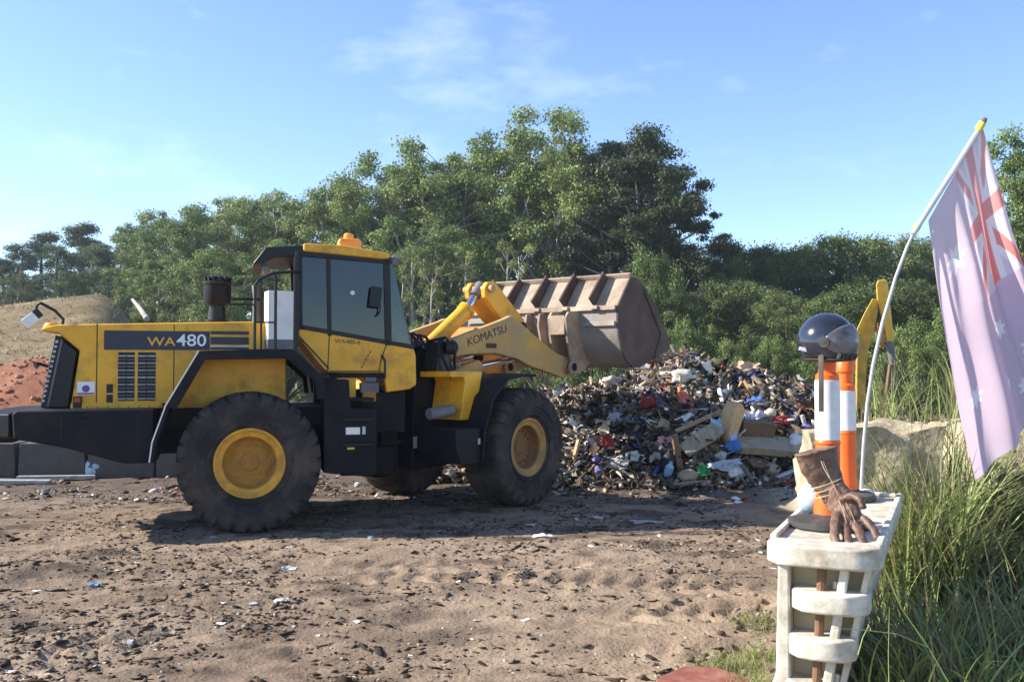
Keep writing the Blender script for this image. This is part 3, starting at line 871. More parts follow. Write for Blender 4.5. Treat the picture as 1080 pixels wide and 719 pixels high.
# tilt lever (bell crank) and its cylinder
for s in (-1, 1):
    F_(MB().prism([(0.44, 3.30), (0.52, 3.40), (0.70, 3.42), (0.80, 3.34), (1.47, 2.84), (1.62, 2.50), (1.75, 2.35), (1.72, 2.20), (1.55, 2.20), (1.28, 2.45), (1.02, 2.70), (0.80, 2.86), (0.46, 3.15)], s * 0.12, s * 0.22), 'tilt_lever', m_yel, bevel=0.02)
F_(MB().tube([(0.55, -0.3, 3.29), (0.55, 0.3, 3.29)], 0.06, 12), 'tilt_pin', m_yel_dusty)
F_(MB().tube([(1.02, -0.55, 2.68), (1.02, 0.55, 2.68)], 0.09, 12), 'lever_pivot', m_dark)
tcyl = F_(MB().tube([(-0.95, 0, 2.20), (-0.52, 0, 2.42), (0.22, 0, 2.93)], [0.10, 0.125, 0.125], 16), 'tilt_cylinder', m_yel, bevel=0.015)
F_(MB().lathe([(0.12, 0), (0.145, 0.01), (0.145, 0.09), (0.11, 0.1)], (0, 0, 0), 'z', 16), 'gland', m_yel, tcyl).matrix_local = Matrix.Translation((0.18, 0, 2.90)) @ Matrix.Rotation(R_(55.5), 4, 'Y')
F_(MB().tube([(0.22, 0, 2.93), (0.55, 0, 3.28)], 0.062, 12), 'tilt_rod', m_chrome)
F_(MB().tube([(0.45, 0, 3.18), (0.62, 0, 3.36)], [0.09, 0.1], 12), 'rod_end', m_grey)
F_(MB().tube([(1.63, 0, 2.28), (2.25, 0, 2.36)], 0.08, 10), 'bucket_link', m_dark)

# --- bucket
BW = 1.6
outer = [(2.58, 3.56), (2.16, 3.04), (2.15, 2.80), (2.19, 2.55), (2.28, 2.33), (2.42, 2.15), (2.62, 2.04), (2.85, 2.03), (3.88, 2.36)]
inner = [(p[0] + 0.045 * (1 if i < 7 else 0.0), p[1] - (0.0 if i < 5 else -0.05)) for i, p in enumerate(outer)]
inner[0] = (2.62, 3.54); inner[-1] = (3.88, 2.385)
m = MB(); m.prism(outer[1:] + inner[1:][::-1], -BW, BW)
bk = F_(m, 'bucket', m_steel2, smooth=32)
F_(MB().prism([outer[0], outer[1], (2.205, 3.02), (2.625, 3.54)], -BW, BW), 'spill_guard', m_steel, bk, smooth=0)
sidep = [(2.58, 3.56), (2.16, 3.04), (2.15, 2.80), (2.19, 2.55), (2.28, 2.33), (2.42, 2.15), (2.62, 2.04), (2.85, 2.03), (3.88, 2.36), (3.78, 2.62), (3.50, 3.02), (3.12, 3.36), (2.78, 3.54)]
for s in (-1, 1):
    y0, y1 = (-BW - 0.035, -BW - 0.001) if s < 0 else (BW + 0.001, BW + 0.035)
    sd = F_(MB().prism(sidep, y0, y1), 'side_plate', M('bucket_side_shade', (0.105, 0.073, 0.06), rough=0.75, var=0.3, vscale=2.5, dirt=(0.07, 0.05, 0.04), dirt_amt=0.5, dirt_scale=2.2, bump=0.2, bscale=20, spec=0.2), bk, bevel=0.006)  # darker than the bucket steel: shade on the sides is put into the colour
    ys = s * (BW + 0.045)
    F_(MB().prism([(3.30, 2.18), (3.88, 2.36), (3.79, 2.60), (3.05, 3.38), (2.98, 3.33), (3.55, 2.62)], ys - 0.018, ys + 0.018), 'side_cutter', _mats['bucket_side_shade'], bk, bevel=0.006)
    F_(MB().bb(2.62, 3.35, s * (BW - 0.1) - 0.22, s * (BW - 0.1) + 0.16, 1.985, 2.02), 'wear_plate', m_steel, bk, bevel=0.005)
F_(MB().prism([(2.55, 3.54), (2.52, 3.60), (2.60, 3.63), (2.67, 3.57), (2.62, 3.53)], -BW - 0.03, BW + 0.03), 'top_lip', m_steel, bk, bevel=0.006)
F_(MB().prism([(3.55, 2.23), (3.90, 2.34), (3.98, 2.38), (3.90, 2.40), (3.54, 2.29)], -BW - 0.02, BW + 0.02), 'cutting_edge', m_steel2, bk, smooth=0)
for yr in (-1.16, -0.56, 0.04, 0.64, 1.24):
    d = Vector((2.58 - 2.16, 0, 3.56 - 3.04)).normalized(); nn = Vector((-d.z, 0, d.x))
    p0 = Vector((2.16, 0, 3.04)) + d * 0.02; p1 = Vector((2.58, 0, 3.56)) - d * 0.01
    q = [p0, p1, p1 + nn * 0.17, p0 + nn * 0.21]
    F_(MB().prism([(v.x, v.z) for v in q], yr - 0.02, yr + 0.02), 'rib', _mats['bucket_side_shade'], bk, bevel=0.004)  # ribs share the dark side colour, painting in their shaded faces
    F_(MB().box((2.12, yr - 0.06, 3.02), (0.10, 0.12, 0.07), (0, 0.3, 0)), 'rib_foot', m_steel, bk, bevel=0.01)
F_(MB().prism([(2.10, 2.98), (2.12, 3.06), (2.17, 3.06), (2.16, 2.98)], -BW, BW), 'back_ledge', m_steel, bk, bevel=0.01)
F_(MB().prism([(2.12, 2.72), (2.125, 2.80), (2.17, 2.80), (2.17, 2.72)], -BW + 0.02, -0.95), 'wear_strip', m_steel2, bk, bevel=0.006)
for yc in (-0.68, 0.68):
    for dy in (-0.17, 0.17):
        F_(MB().prism([(1.90, 1.92), (1.86, 2.02), (1.92, 2.14), (1.80, 2.55), (1.76, 2.86), (1.84, 2.96), (2.18, 2.98), (2.20, 2.55), (2.35, 2.28), (2.50, 2.12), (2.30, 1.98)], yc + dy - 0.022, yc + dy + 0.022), 'hinge_plate', m_steel, bk, bevel=0.006)
    F_(MB().bb(1.765, 1.80, yc - 0.15, yc + 0.15, 2.58, 2.90), 'hinge_web', m_steel, bk, bevel=0.006)
    F_(MB().tube([(2.0, yc - 0.2, 2.04), (2.0, yc + 0.2, 2.04)], 0.07, 12), 'hinge_pin', m_dark, bk)
for dy in (-0.14, 0.14):
    F_(MB().prism([(2.10, 2.30), (1.96, 2.75), (2.0, 2.95), (2.18, 2.98), (2.2, 2.6), (2.32, 2.3), (2.25, 2.22)], dy - 0.02, dy + 0.02), 'link_plate', m_steel, bk, bevel=0.006)
# ------------------------------------------------------------------ rubbish heap
RIDGE_X = np.array([-2.2, -1.2, 0.0, 1.2, 2.0, 3.0, 3.6, 4.3, 5.2, 6.2, 6.9, 7.5, 8.2])
RIDGE_Z = np.array([0.0, 0.35, 0.95, 1.35, 1.42, 1.82, 2.08, 1.80, 1.78, 1.46, 1.05, 0.45, 0.0])
def pile_h(x, y):
    x = np.asarray(x, float); y = np.asarray(y, float)
    r = np.interp(x, RIDGE_X, RIDGE_Z)
    front = 16.35 + 0.18 * np.maximum(x - 3, 0) + 0.3 * vnoise(x * 0.9, x * 0.3, 51, 2)
    t = np.clip((y - front) / (20.0 - front), 0, 1)
    up = np.sin(t * math.pi / 2) ** 0.85
    dn = 1 - sstep(21, 25, y)
    z = r * up * dn
    z = z + np.clip(z * 2, 0, 1) * (0.22 * vnoise(x * 1.1, y * 1.1, 61, 3) + 0.10 * vnoise(x * 4, y * 4, 67, 2))
    return z
def top_h(x, y):
    return np.maximum(ground_h(x, y), ground_h(x, y) * 0 + pile_h(x, y) + base_h(x, y) * 0)
px_ = np.arange(-2.6, 9.8, 0.11); py_ = np.arange(15.9, 25.4, 0.11)
PX, PY = np.meshgrid(px_, py_)
PZ = pile_h(PX.ravel(), PY.ravel()) - 0.05
PZ = np.where(PZ < 0.02, -0.6, PZ)
ii = np.arange(PX.size).reshape(PX.shape)
pq = np.stack([ii[:-1, :-1].ravel(), ii[:-1, 1:].ravel(), ii[1:, 1:].ravel(), ii[1:, :-1].ravel()], 1)
pc_ = np.tile(np.array([0.085, 0.064, 0.048]), (PX.size, 1)) * (1 + 0.6 * rng.standard_normal((PX.size, 1)).clip(-1, 1) * 0.5)
m_heap = M('heap_soil', (0.06, 0.045, 0.035), rough=0.95, var=0.3, vscale=5, attr='col', bump=0.8, bscale=14, spec=0.1)
heap = mesh_obj('rubbish_heap', np_mesh('rubbish_heap', np.stack([PX.ravel(), PY.ravel(), PZ], 1), [pq], m_heap, pc_))
tag(heap, 'dark earthy body of the rubbish heap behind the loader', 'rubbish heap')

def rand_rot(n, tilt):
    """random rotation matrices: spin about z, then a tilt of up to `tilt` radians"""
    a = rng.uniform(0, 2 * np.pi, n); b = rng.uniform(0, 2 * np.pi, n)
    t = rng.normal(0, tilt, n)
    ca, sa = np.cos(a), np.sin(a)
    Rz = np.zeros((n, 3, 3)); Rz[:, 0, 0] = ca; Rz[:, 0, 1] = -sa; Rz[:, 1, 0] = sa; Rz[:, 1, 1] = ca; Rz[:, 2, 2] = 1
    k = np.stack([np.cos(b), np.sin(b), np.zeros(n)], 1)
    K = np.zeros((n, 3, 3)); K[:, 0, 2] = k[:, 1]; K[:, 1, 2] = -k[:, 0]; K[:, 2, 0] = -k[:, 1]; K[:, 2, 1] = k[:, 0]
    I = np.eye(3)[None]
    Rt = I + np.sin(t)[:, None, None] * K + (1 - np.cos(t))[:, None, None] * (K @ K)
    return Rt @ Rz

def tmpl_box():
    v = np.array([(a, b, c) for a in (-.5, .5) for b in (-.5, .5) for c in (-.5, .5)])
    f = np.array([(0, 1, 3, 2), (4, 6, 7, 5), (0, 4, 5, 1), (2, 3, 7, 6), (0, 2, 6, 4), (1, 5, 7, 3)])
    return v, f
def tmpl_sheet(n=4):
    g = np.linspace(-.5, .5, n); X, Y = np.meshgrid(g, g)
    v = np.stack([X.ravel(), Y.ravel(), np.zeros(n * n)], 1)
    k = np.arange(n * n).reshape(n, n)
    f = np.stack([k[:-1, :-1].ravel(), k[:-1, 1:].ravel(), k[1:, 1:].ravel(), k[1:, :-1].ravel()], 1)
    return v, f
def tmpl_ico(sub=0):
    bm = bmesh.new(); bmesh.ops.create_icosphere(bm, subdivisions=sub + 1, radius=0.5)
    v = np.array([p.co[:] for p in bm.verts]); f = np.array([[q.index for q in t.verts] for t in bm.faces]); bm.free()
    return v, f

class Scatter:
    def __init__(s): s.V = []; s.G = {}; s.C = []; s.n = 0
    def add(s, tmpl, pos, scale, rot, jit, cols, cjit=0.1):
        v, f = tmpl; n = len(pos)
        if n == 0: return
        P = np.repeat(v[None], n, 0) + rng.normal(0, 1, (n, len(v), 3)) * jit
        P = P * scale[:, None, :]
        P = np.einsum('nij,nkj->nki', rot, P) + pos[:, None, :]
        c = np.repeat(cols[:, None, :], len(v), 1) * (1 + rng.normal(0, cjit, (n, len(v), 1)))
        s.V.append(P.reshape(-1, 3)); s.C.append(np.clip(c.reshape(-1, 3), 0.005, 0.9))
        F = (f[None] + (np.arange(n) * len(v))[:, None, None] + s.n).reshape(-1, f.shape[1])
        s.G.setdefault(f.shape[1], []).append(F)
        s.n += n * len(v)
    def mesh(s, name, mat):
        return np_mesh(name, np.concatenate(s.V), [np.concatenate(g) for g in s.G.values()], mat, np.concatenate(s.C))

PAL = np.array([
    (0.050, 0.038, 0.030), (0.030, 0.026, 0.024), (0.085, 0.060, 0.042), (0.13, 0.095, 0.065), (0.20, 0.15, 0.10), (0.30, 0.23, 0.16),
    (0.10, 0.10, 0.10), (0.22, 0.22, 0.22), (0.42, 0.41, 0.39), (0.62, 0.60, 0.56), (0.72, 0.70, 0.66), (0.45, 0.36, 0.25),
    (0.36, 0.035, 0.03), (0.05, 0.10, 0.36), (0.06, 0.20, 0.10), (0.20, 0.14, 0.36), (0.50, 0.22, 0.06), (0.28, 0.42, 0.52), (0.015, 0.015, 0.018), (0.45, 0.28, 0.28)])
PW = np.array([10, 6, 15, 17, 16, 13, 5, 6, 6, 5.0, 3.4, 11, 0.8, 0.45, 0.4, 0.25, 0.9, 0.5, 2.5, 1.3]); PW = PW / PW.sum()
def pal(n): return PAL[rng.choice(len(PAL), n, p=PW)] * rng.uniform(0.75, 1.2, (n, 1))
def pile_pts(n, x0=-1.6, x1=8.8, y0=15.7, y1=21.6):
    out = []
    tot = 0
    while tot < n:
        x = rng.uniform(x0, x1, n); y = rng.uniform(y0, y1, n); z = pile_h(x, y)
        k = (z > 0.06) | ((rng.random(n) < 0.25) & (y > 15.9) & (y < 17.5) & (x > 0.2) & (x < 6.5))
        p = np.stack([x[k], y[k], np.maximum(z[k], ground_h(x[k], y[k]))], 1)
        out.append(p); tot += len(p)
    return np.concatenate(out)[:n]
sc_ = Scatter()
def sz(n, lo, hi, ax=(1, 1, 1), p=2.0):
    s = lo + (hi - lo) * rng.random(n) ** p
    return np.stack([s * a * rng.uniform(0.6, 1.3, n) for a in ax], 1)
def lift(p, h): p = p.copy(); p[:, 2] += h; return p
n = 6500; p = pile_pts(n); s = sz(n, 0.05, 0.34); sc_.add(tmpl_sheet(4), lift(p, rng.uniform(0, 0.10, n)), s, rand_rot(n, 0.9), np.array([0.06, 0.06, 0.22]), pal(n))
n = 3400; p = pile_pts(n); s = sz(n, 0.04, 0.20, (1, 1, 0.8)); sc_.add(tmpl_ico(0), lift(p, rng.uniform(-0.02, 0.08, n)), s, rand_rot(n, 0.8), 0.09, pal(n))
n = 2300; p = pile_pts(n); s = sz(n, 0.12, 0.75, (1, 0.14, 0.06), 1.6); sc_.add(tmpl_box(), lift(p, rng.uniform(0, 0.12, n)), s, rand_rot(n, 0.55), 0.02, pal(n))
n = 1600; p = pile_pts(n); s = sz(n, 0.15, 0.8, (1, 0.035, 0.035), 1.4); sc_.add(tmpl_box(), lift(p, rng.uniform(0, 0.14, n)), s, rand_rot(n, 0.7), 0.05, pal(n))
n = 700; p = pile_pts(n); s = sz(n, 0.07, 0.26, (1, 0.8, 0.6)); sc_.add(tmpl_box(), lift(p, rng.uniform(0, 0.06, n)), s, rand_rot(n, 0.7), 0.07, pal(n))
# tangled shreds, torn strips and wire
def tmpl_curl(n=8, turn=3.2, w=0.10):
    v = []; x = y = 0.0; a = 0.0
    for i in range(n):
        v += [(x, -w / 2, y), (x, w / 2, y)]
        a += turn / n * (1 if i % 5 < 3 else -1.3); x += math.cos(a) / n; y += abs(math.sin(a)) / n * 0.8
    v = np.array(v) - np.array([0.4, 0, 0])
    f = np.array([(2 * i, 2 * i + 1, 2 * i + 3, 2 * i + 2) for i in range(n - 1)])
    return v, f
for w_, nn, hi in ((0.22, 2200, 0.5), (0.08, 2600, 0.7), (0.03, 2200, 0.8)):
    n = nn; p = pile_pts(n); s = sz(n, 0.10, hi, (1, 1, 1), 1.7); sc_.add(tmpl_curl(w=w_), lift(p, rng.uniform(-0.03, 0.10, n)), s, rand_rot(n, 0.9), 0.035, pal(n))
# fine crumbs and splinters
n = 14000; p = pile_pts(n); s = sz(n, 0.02, 0.11); sc_.add(tmpl_sheet(2), lift(p, rng.uniform(0, 0.12, n)), s, rand_rot(n, 1.2), np.array([0.1, 0.1, 0.2]), pal(n))
m_litter = M('mixed_litter', (0.2, 0.15, 0.1), rough=0.75, var=0.25, vscale=9, attr='col', spec=0.3,
             dirt=(0.17, 0.13, 0.095), dirt_amt=0.45, dirt_scale=4.0)
lit = mesh_obj('loose_rubbish', sc_.mesh('loose_rubbish', m_litter))
tag(lit, 'loose mixed rubbish of splinters, rags and plastic covering the heap', 'rubbish', kind='stuff')

# --- things in the heap that can be told apart
def pile_hit(x, y):
    d = pxray(x, y); o = Vector((0, 0, CAM_H))
    t = 14.5
    while t < 30:
        q = o + d * (t / d.y)
        if q.z < max(float(pile_h([q.x], [q.y])[0]), 0.0): return q
        t += 0.03
    return o + d * (20.0 / d.y)
def crumple(name, w, h, mat, amp, seed, nseg=9, thick=0.012, curl=0.0):
    r = np.random.default_rng(seed)
    g = np.linspace(-.5, .5, nseg)
    X, Y = np.meshgrid(g * w, g * h)
    Z = amp * (vnoise(X.ravel() * 5 / max(w, .2) * .5 + seed, Y.ravel() * 5 / max(h, .2) * .5, seed, 3)) + curl * (X.ravel() ** 2)
    edge = 1 - 0.38 * r.random(X.size) ** 1.5
    b = MB(); k = np.arange(nseg * nseg).reshape(nseg, nseg)
    up = [(x * e, y * e, z) for x, y, z, e in zip(X.ravel(), Y.ravel(), Z, edge)]
    dn = [(x, y, z - thick) for x, y, z in up]
    fs = [(int(k[i, j]), int(k[i, j + 1]), int(k[i + 1, j + 1]), int(k[i + 1, j])) for i in range(nseg - 1) for j in range(nseg - 1)]
    N = nseg * nseg
    rim = [int(k[0, j]) for j in range(nseg)] + [int(k[i, -1]) for i in range(1, nseg)] + [int(k[-1, j]) for j in range(nseg - 2, -1, -1)] + [int(k[i, 0]) for i in range(nseg - 2, 0, -1)]
    fs2 = [tuple(reversed([a + N for a in f])) for f in fs]
    side = [(rim[i], rim[i] + N, rim[(i + 1) % len(rim)] + N, rim[(i + 1) % len(rim)]) for i in range(len(rim))]
    b.add(up + dn, fs + fs2 + side)
    return b.build(name, mat, None, smooth=50)
def lump(name, d, mat, amp, seed, sub=2, pinch=0.0):
    v, f = tmpl_ico(sub)
    r = 1 + amp * np.array([mnoise.noise(Vector(p) * 3.1 + Vector((seed, 0, 0))) for p in v]) + amp * .5 * np.array([mnoise.noise(Vector(p) * 8 + Vector((0, seed, 0))) for p in v])
    v = v * r[:, None] * np.array(d)
    b = MB(); b.add([tuple(p) for p in v], [tuple(int(i) for i in q) for q in f])
    return b.build(name, mat, None, smooth=60)
def cm(n, c, **k): return M(n, c, rough=k.pop('rough', 0.7), var=0.2, vscale=7, dirt=(0.12, 0.09, 0.065), dirt_amt=k.pop('da', 0.3), dirt_scale=5, **k)
c_red = cm('cloth_red', (0.36, 0.03, 0.028)); c_dred = cm('cloth_dark_red', (0.30, 0.02, 0.022)); c_cor = cm('plastic_coral', (0.70, 0.16, 0.10))
c_wht = cm('scrap_white', (0.74, 0.72, 0.68), da=0.2); c_cream = cm('scrap_cream', (0.66, 0.58, 0.42)); c_tan = cm('board_tan', (0.40, 0.27, 0.14)); c_foam = cm('foam_ochre', (0.58, 0.38, 0.18))
c_blue = cm('plastic_blue', (0.06, 0.15, 0.42)); c_lblue = cm('plastic_pale_blue', (0.38, 0.55, 0.70)); c_purp = cm('plastic_purple', (0.17, 0.14, 0.34)); c_grn = cm('plastic_green', (0.04, 0.32, 0.10))
c_gry = cm('sheet_grey', (0.33, 0.33, 0.31)); c_brn = cm('board_brown', (0.17, 0.105, 0.06)); c_blk = cm('plastic_black', (0.015, 0.015, 0.018)); c_pink = cm('rag_pink', (0.70, 0.33, 0.33)); c_navy = cm('rag_navy', (0.03, 0.04, 0.14)); c_stone = cm('stone_fawn', (0.36, 0.29, 0.19))
c_pipe = M('pipe_grey', (0.50, 0.51, 0.52), rough=0.35, metal=0.6, var=0.15, dirt=MUD, dirt_amt=0.25)

def put(o, px, py, rot=(0, 0, 0), up=0.04, dep=None, label='', cat=''):
    q = pile_hit(px, py) if dep is None else at_depth(px, py, dep)
    o.location = (q.x, q.y - 0.16, q.z + up + 0.05)
    o.rotation_euler = rot
    tag(o, label, cat, 'larger things lying in the rubbish heap')
    return o
S1 = R_(55)
put(crumple('rag', 0.30, 0.62, c_cor, 0.20, 1), 722, 428, (S1, 0.2, 0.9), 0.06, label='coral red plastic sheet bent upright in the middle of the heap', cat='plastic sheet')
put(crumple('rag', 0.36, 0.36, c_red, 0.2, 2), 682, 430, (S1, 0.3, 0.1), 0.06, label='dark red rag bundled left of the coral plastic sheet', cat='rag')
put(crumple('rag', 0.3, 0.3, c_dred, 0.12, 3), 640, 472, (S1, 0, 0.5), 0.05, label='small maroon rag low in the left of the heap', cat='rag')
put(crumple('rag', 0.30, 0.28, c_pink, 0.12, 4), 700, 472, (S1, 0, 0.2), 0.06, label='pink rag beside the dark jug near the heap foot', cat='rag')
put(crumple('board', 0.34, 0.26, c_cream, 0.05, 5), 634, 455, (R_(65), 0.1, -0.5), 0.08, label='cream white panel tilted at the left of the heap', cat='panel')
put(crumple('board', 0.40, 0.17, c_wht, 0.05, 6), 607, 454, (R_(60), 0.5, 0.3), 0.08, label='long off-white panel beside the front tyre of the loader', cat='panel')
put(crumple('plastic_sheet', 0.42, 0.35, cm('plastic_mint', (0.52, 0.62, 0.60)), 0.14, 7), 592, 424, (S1, 0.2, 0.4), 0.06, label='pale mint plastic sheet right of the loader tyre top', cat='plastic sheet')
put(crumple('plastic_sheet', 0.42, 0.28, c_gry, 0.08, 8), 650, 493, (R_(60), 0, -0.3), 0.06, label='flat grey sheet leaning at the foot of the heap', cat='sheet')
put(crumple('plastic_sheet', 0.40, 0.24, c_wht, 0.06, 9), 668, 488, (R_(35), 0, -0.2), 0.06, label='white sheet lying right of the flat grey sheet', cat='sheet')
put(crumple('plastic_sheet', 0.35, 0.28, cm('lilac_grey', (0.45, 0.43, 0.50)), 0.12, 10), 650, 447, (S1, 0, 0.2), 0.05, label='lilac grey crumpled bag in the left of the heap', cat='bag')
for k, (a, b) in enumerate(((626, 478), (628, 490), (629, 501))):
    o = put(lump('plastic_lump', (0.17, 0.12, 0.13), c_purp, 0.6, k + 3), a, b, (0.2, 0.1, k), 0.06)
    tag(o, ['topmost of the three purple plastic lumps stacked at the heap foot', 'middle one of the three purple plastic lumps at the heap foot', 'lowest of the three purple plastic lumps at the heap foot'][k], 'plastic lump')
# white pipe bent over the crest of the heap
b = MB(); q1, q2, q3, q4 = [pile_hit(*p) for p in ((716, 407), (734, 403), (757, 405), (764, 440))]
b.tube([q1 + Vector((0, -.1, .12)), q2 + Vector((0, -.1, .12)), q3 + Vector((0, -.12, .12))], 0.045, 10)
o = b.build('white_pipe', c_wht); tag(o, 'white plastic pipe lying level below the crest of the heap', 'pipe', 'larger things lying in the rubbish heap')
b = MB(); p1, p2, p3 = [pile_hit(*p) + Vector((0, -.14, .10)) for p in ((757, 416), (761, 432), (765, 446))]
b.tube([p1, p2, p3], [0.045, 0.04, 0.045], 10); b.tube([p3, pile_hit(748, 452) + Vector((0, -.14, .1))], 0.03, 8)
o = b.build('white_pipe', c_wht); tag(o, 'white bent pipe standing below the level white pipe', 'pipe', 'larger things lying in the rubbish heap')
# ochre foam cushion
v_ = MB(); v_.prism([(-0.13, -0.38), (-0.14, 0.20), (-0.06, 0.38), (0.07, 0.40), (0.15, 0.26), (0.10, -0.05), (0.02, -0.38)], -0.16, 0.16)
o = v_.build('foam_cushion', c_foam, None, bevel=0.05, seg=3); put(o, 769, 462, (0.15, 0.10, 0.5), 0.22, label='curved ochre foam cushion standing on end right of the heap centre', cat='cushion')
put(crumple('plastic_sheet', 0.34, 0.32, c_lblue, 0.06, 21), 757, 455, (R_(65), 0, 0.2), 0.08, label='pale blue sheet standing left of the ochre cushion', cat='sheet')
put(lump('tub', (0.30, 0.22, 0.24), c_blue, 0.5, 11), 771, 479, (0.3, 0.1, 0.3), 0.10, label='bright blue plastic tub below the ochre cushion', cat='tub')
put(crumple('board', 0.16, 0.16, c_lblue, 0.05, 12), 772, 476, (R_(70), 0, 0), 0.2, label='light blue label piece on the blue tub', cat='plastic piece')
def plank(name, l, w, t, mat, lab, px, py, rot, up=0.1, cat='board', seed=0):
    b = MB(); r = random.Random(seed)
    x = l / 2; y = w / 2
    b.prism_z([(-x, -y), (-x * 0.3, -y * (1 + r.uniform(-.15, .1))), (x * 0.5, -y), (x, -y * r.uniform(.4, .9)), (x * r.uniform(.9, 1.05), y * .3), (x * .93, y), (0, y * r.uniform(.9, 1.1)), (-x * 1.02, y * .8)], -t / 2, t / 2)
    o = b.build(name, mat, None, bevel=0.006); return put(o, px, py, rot, up, label=lab, cat=cat)
plank('board', 0.62, 0.30, 0.16, c_brn, 'thick brown board wedged right of the ochre cushion', 797, 462, (R_(-70), 0.05, 0.15), 0.12)
plank('board', 1.35, 0.50, 0.14, c_stone, 'long fawn slab lying at the right foot of the heap', 812, 478, (R_(28), R_(5), 0.1), 0.10, cat='slab', seed=4)
plank('board', 0.80, 0.32, 0.06, c_stone, 'tan board leaning left below the pale blue sheet', 738, 470, (R_(40), R_(-28), 0.3), 0.08, seed=5)
plank('board', 0.95, 0.10, 0.05, c_tan, 'narrow pale timber across the middle of the heap', 735, 452, (R_(10), R_(-22), 0.2), 0.10, cat='timber', seed=6)
plank('board', 0.7, 0.12, 0.06, c_brn, 'dark timber stub standing at the heap foot', 713, 490, (R_(90), R_(80), 0.4), 0.15, cat='timber', seed=7)
plank('board', 0.55, 0.08, 0.05, c_tan, 'pale stick leaning on the left edge of the heap', 606, 490, (R_(20), R_(-75), 0.2), 0.15, cat='timber', seed=8)
plank('board', 0.55, 0.3, 0.04, c_brn, 'brown ply sheet right of the bright blue tub', 800, 494, (R_(30), R_(8), 0.5), 0.06, seed=9)
b = MB(); a1 = pile_hit(806, 510); a2 = pile_hit(836, 500)
b.tube([a1 + Vector((-.05, -.1, .03)), a2 + Vector((.15, -.3, .16))], 0.055, 12)
o = b.build('metal_pipe', c_pipe); tag(o, 'silver metal pipe poking out at the right foot of the heap', 'pipe', 'larger things lying in the rubbish heap')
# jug near the foot
b = MB(); b.lathe([(0.0, 0), (0.10, 0.01), (0.11, 0.05), (0.11, 0.26), (0.07, 0.33), (0.035, 0.36), (0.035, 0.41), (0, 0.41)], (0, 0, 0), 'z', 14)
o = b.build('jug', c_blk); put(o, 702, 494, (0.15, 0.1, 0), -0.10, label='black plastic jug standing below the pink rag', cat='jug')
b = MB(); b.lathe([(0.0, 0), (0.07, 0.01), (0.075, 0.04), (0.075, 0.2), (0.03, 0.25), (0.03, 0.29), (0, 0.29)], (0, 0, 0), 'z', 14)
o = b.build('bottle', c_lblue); put(o, 702, 501, (0.3, 0.2, 0), -0.06, label='pale blue bottle leaning on the black jug', cat='bottle')
put(lump('stone', (0.36, 0.28, 0.26), c_stone, 0.3, 14), 724, 508, (0, 0, 0.4), 0.06, label='fawn boulder at the foot of the heap', cat='boulder')
put(lump('stone', (0.30, 0.26, 0.22), c_stone, 0.35, 15), 812, 500, (0, 0, 1.4), 0.05, label='fawn boulder left of the silver pipe', cat='boulder')
put(crumple('plastic_bag', 0.26, 0.22, c_grn, 0.14, 16), 741, 501, (S1, 0, 0.2), 0.06, label='green plastic bag at the foot of the heap', cat='bag')
put(crumple('plastic_bag', 0.62, 0.22, cm('tarp_grey_blue', (0.42, 0.46, 0.50)), 0.12, 17), 762, 496, (R_(50), 0, -0.1), 0.05, label='grey blue tarp strip right of the green bag', cat='tarp')
put(lump('plastic_bag', (0.26, 0.2, 0.18), c_wht, 0.45, 18), 774, 503, (0, 0, 0.4), 0.04, label='white bag on the grey blue tarp strip', cat='bag')
put(lump('plastic_bag', (0.32, 0.25, 0.24), c_wht, 0.45, 19), 838, 473, (0, 0, 0.4), 0.10, label='white knotted bag at the end of the fawn slab', cat='bag')
put(crumple('plastic_sheet', 0.3, 0.34, c_blue, 0.18, 20), 797, 430, (S1, 0.1, 0.6), 0.06, label='blue crumpled sheet high on the right of the heap', cat='sheet')
put(crumple('plastic_bag', 0.34, 0.32, c_wht, 0.16, 23), 787, 447, (S1, 0.1, 0.1), 0.07, label='white crumpled bag below the blue sheet', cat='bag')
put(crumple('plastic_bag', 0.30, 0.30, cm('lavender', (0.50, 0.50, 0.68)), 0.16, 24), 799, 447, (S1, 0.1, -.3), 0.07, label='lavender bag right of the white crumpled bag', cat='bag')
put(crumple('rag', 0.46, 0.36, c_navy, 0.2, 25), 785, 406, (S1, 0, 0.3), 0.06, label='navy rag below the right crest of the heap', cat='rag')
put(crumple('rag', 0.62, 0.42, cm('rag_beige', (0.48, 0.33, 0.22)), 0.22, 26), 787, 392, (S1, 0, 0.1), 0.05, label='beige cloth draped over the right crest of the heap', cat='cloth')
put(lump('plastic_bag', (0.42, 0.3, 0.32), cm('bag_offwhite', (0.58, 0.55, 0.48)), 0.5, 27), 719, 404, (0, 0, 0.3), 0.08, label='off-white bulging bag at the left end of the level pipe', cat='bag')
put(lump('plastic_bag', (0.44, 0.3, 0.3), cm('bag_fawn', (0.50, 0.42, 0.33)), 0.5, 28), 643, 410, (0, 0, 0.9), 0.08, label='fawn bulging bag on the left shoulder of the heap', cat='bag')
put(crumple('plastic_bag', 0.4, 0.32, c_wht, 0.2, 29), 681, 396, (S1, 0.1, -.1), 0.07, label='white torn bag just below the bucket', cat='bag')
put(lump('plastic_lump', (0.2, 0.16, 0.16), c_purp, 0.4, 30), 848, 457, (0, 0, 0.1), 0.06, label='purple plastic lump at the right end of the heap', cat='plastic lump')
put(lump('plastic_tub', (0.22, 0.2, 0.2), c_cream, 0.2, 31), 810, 443, (0, 0, 0.1), 0.08, label='cream round tub right of the lavender bag', cat='tub')
put(crumple('rag', 0.36, 0.2, c_dred, 0.1, 32), 823, 449, (S1, 0, 0.1), 0.06, label='maroon strip of cloth right of the cream tub', cat='rag')
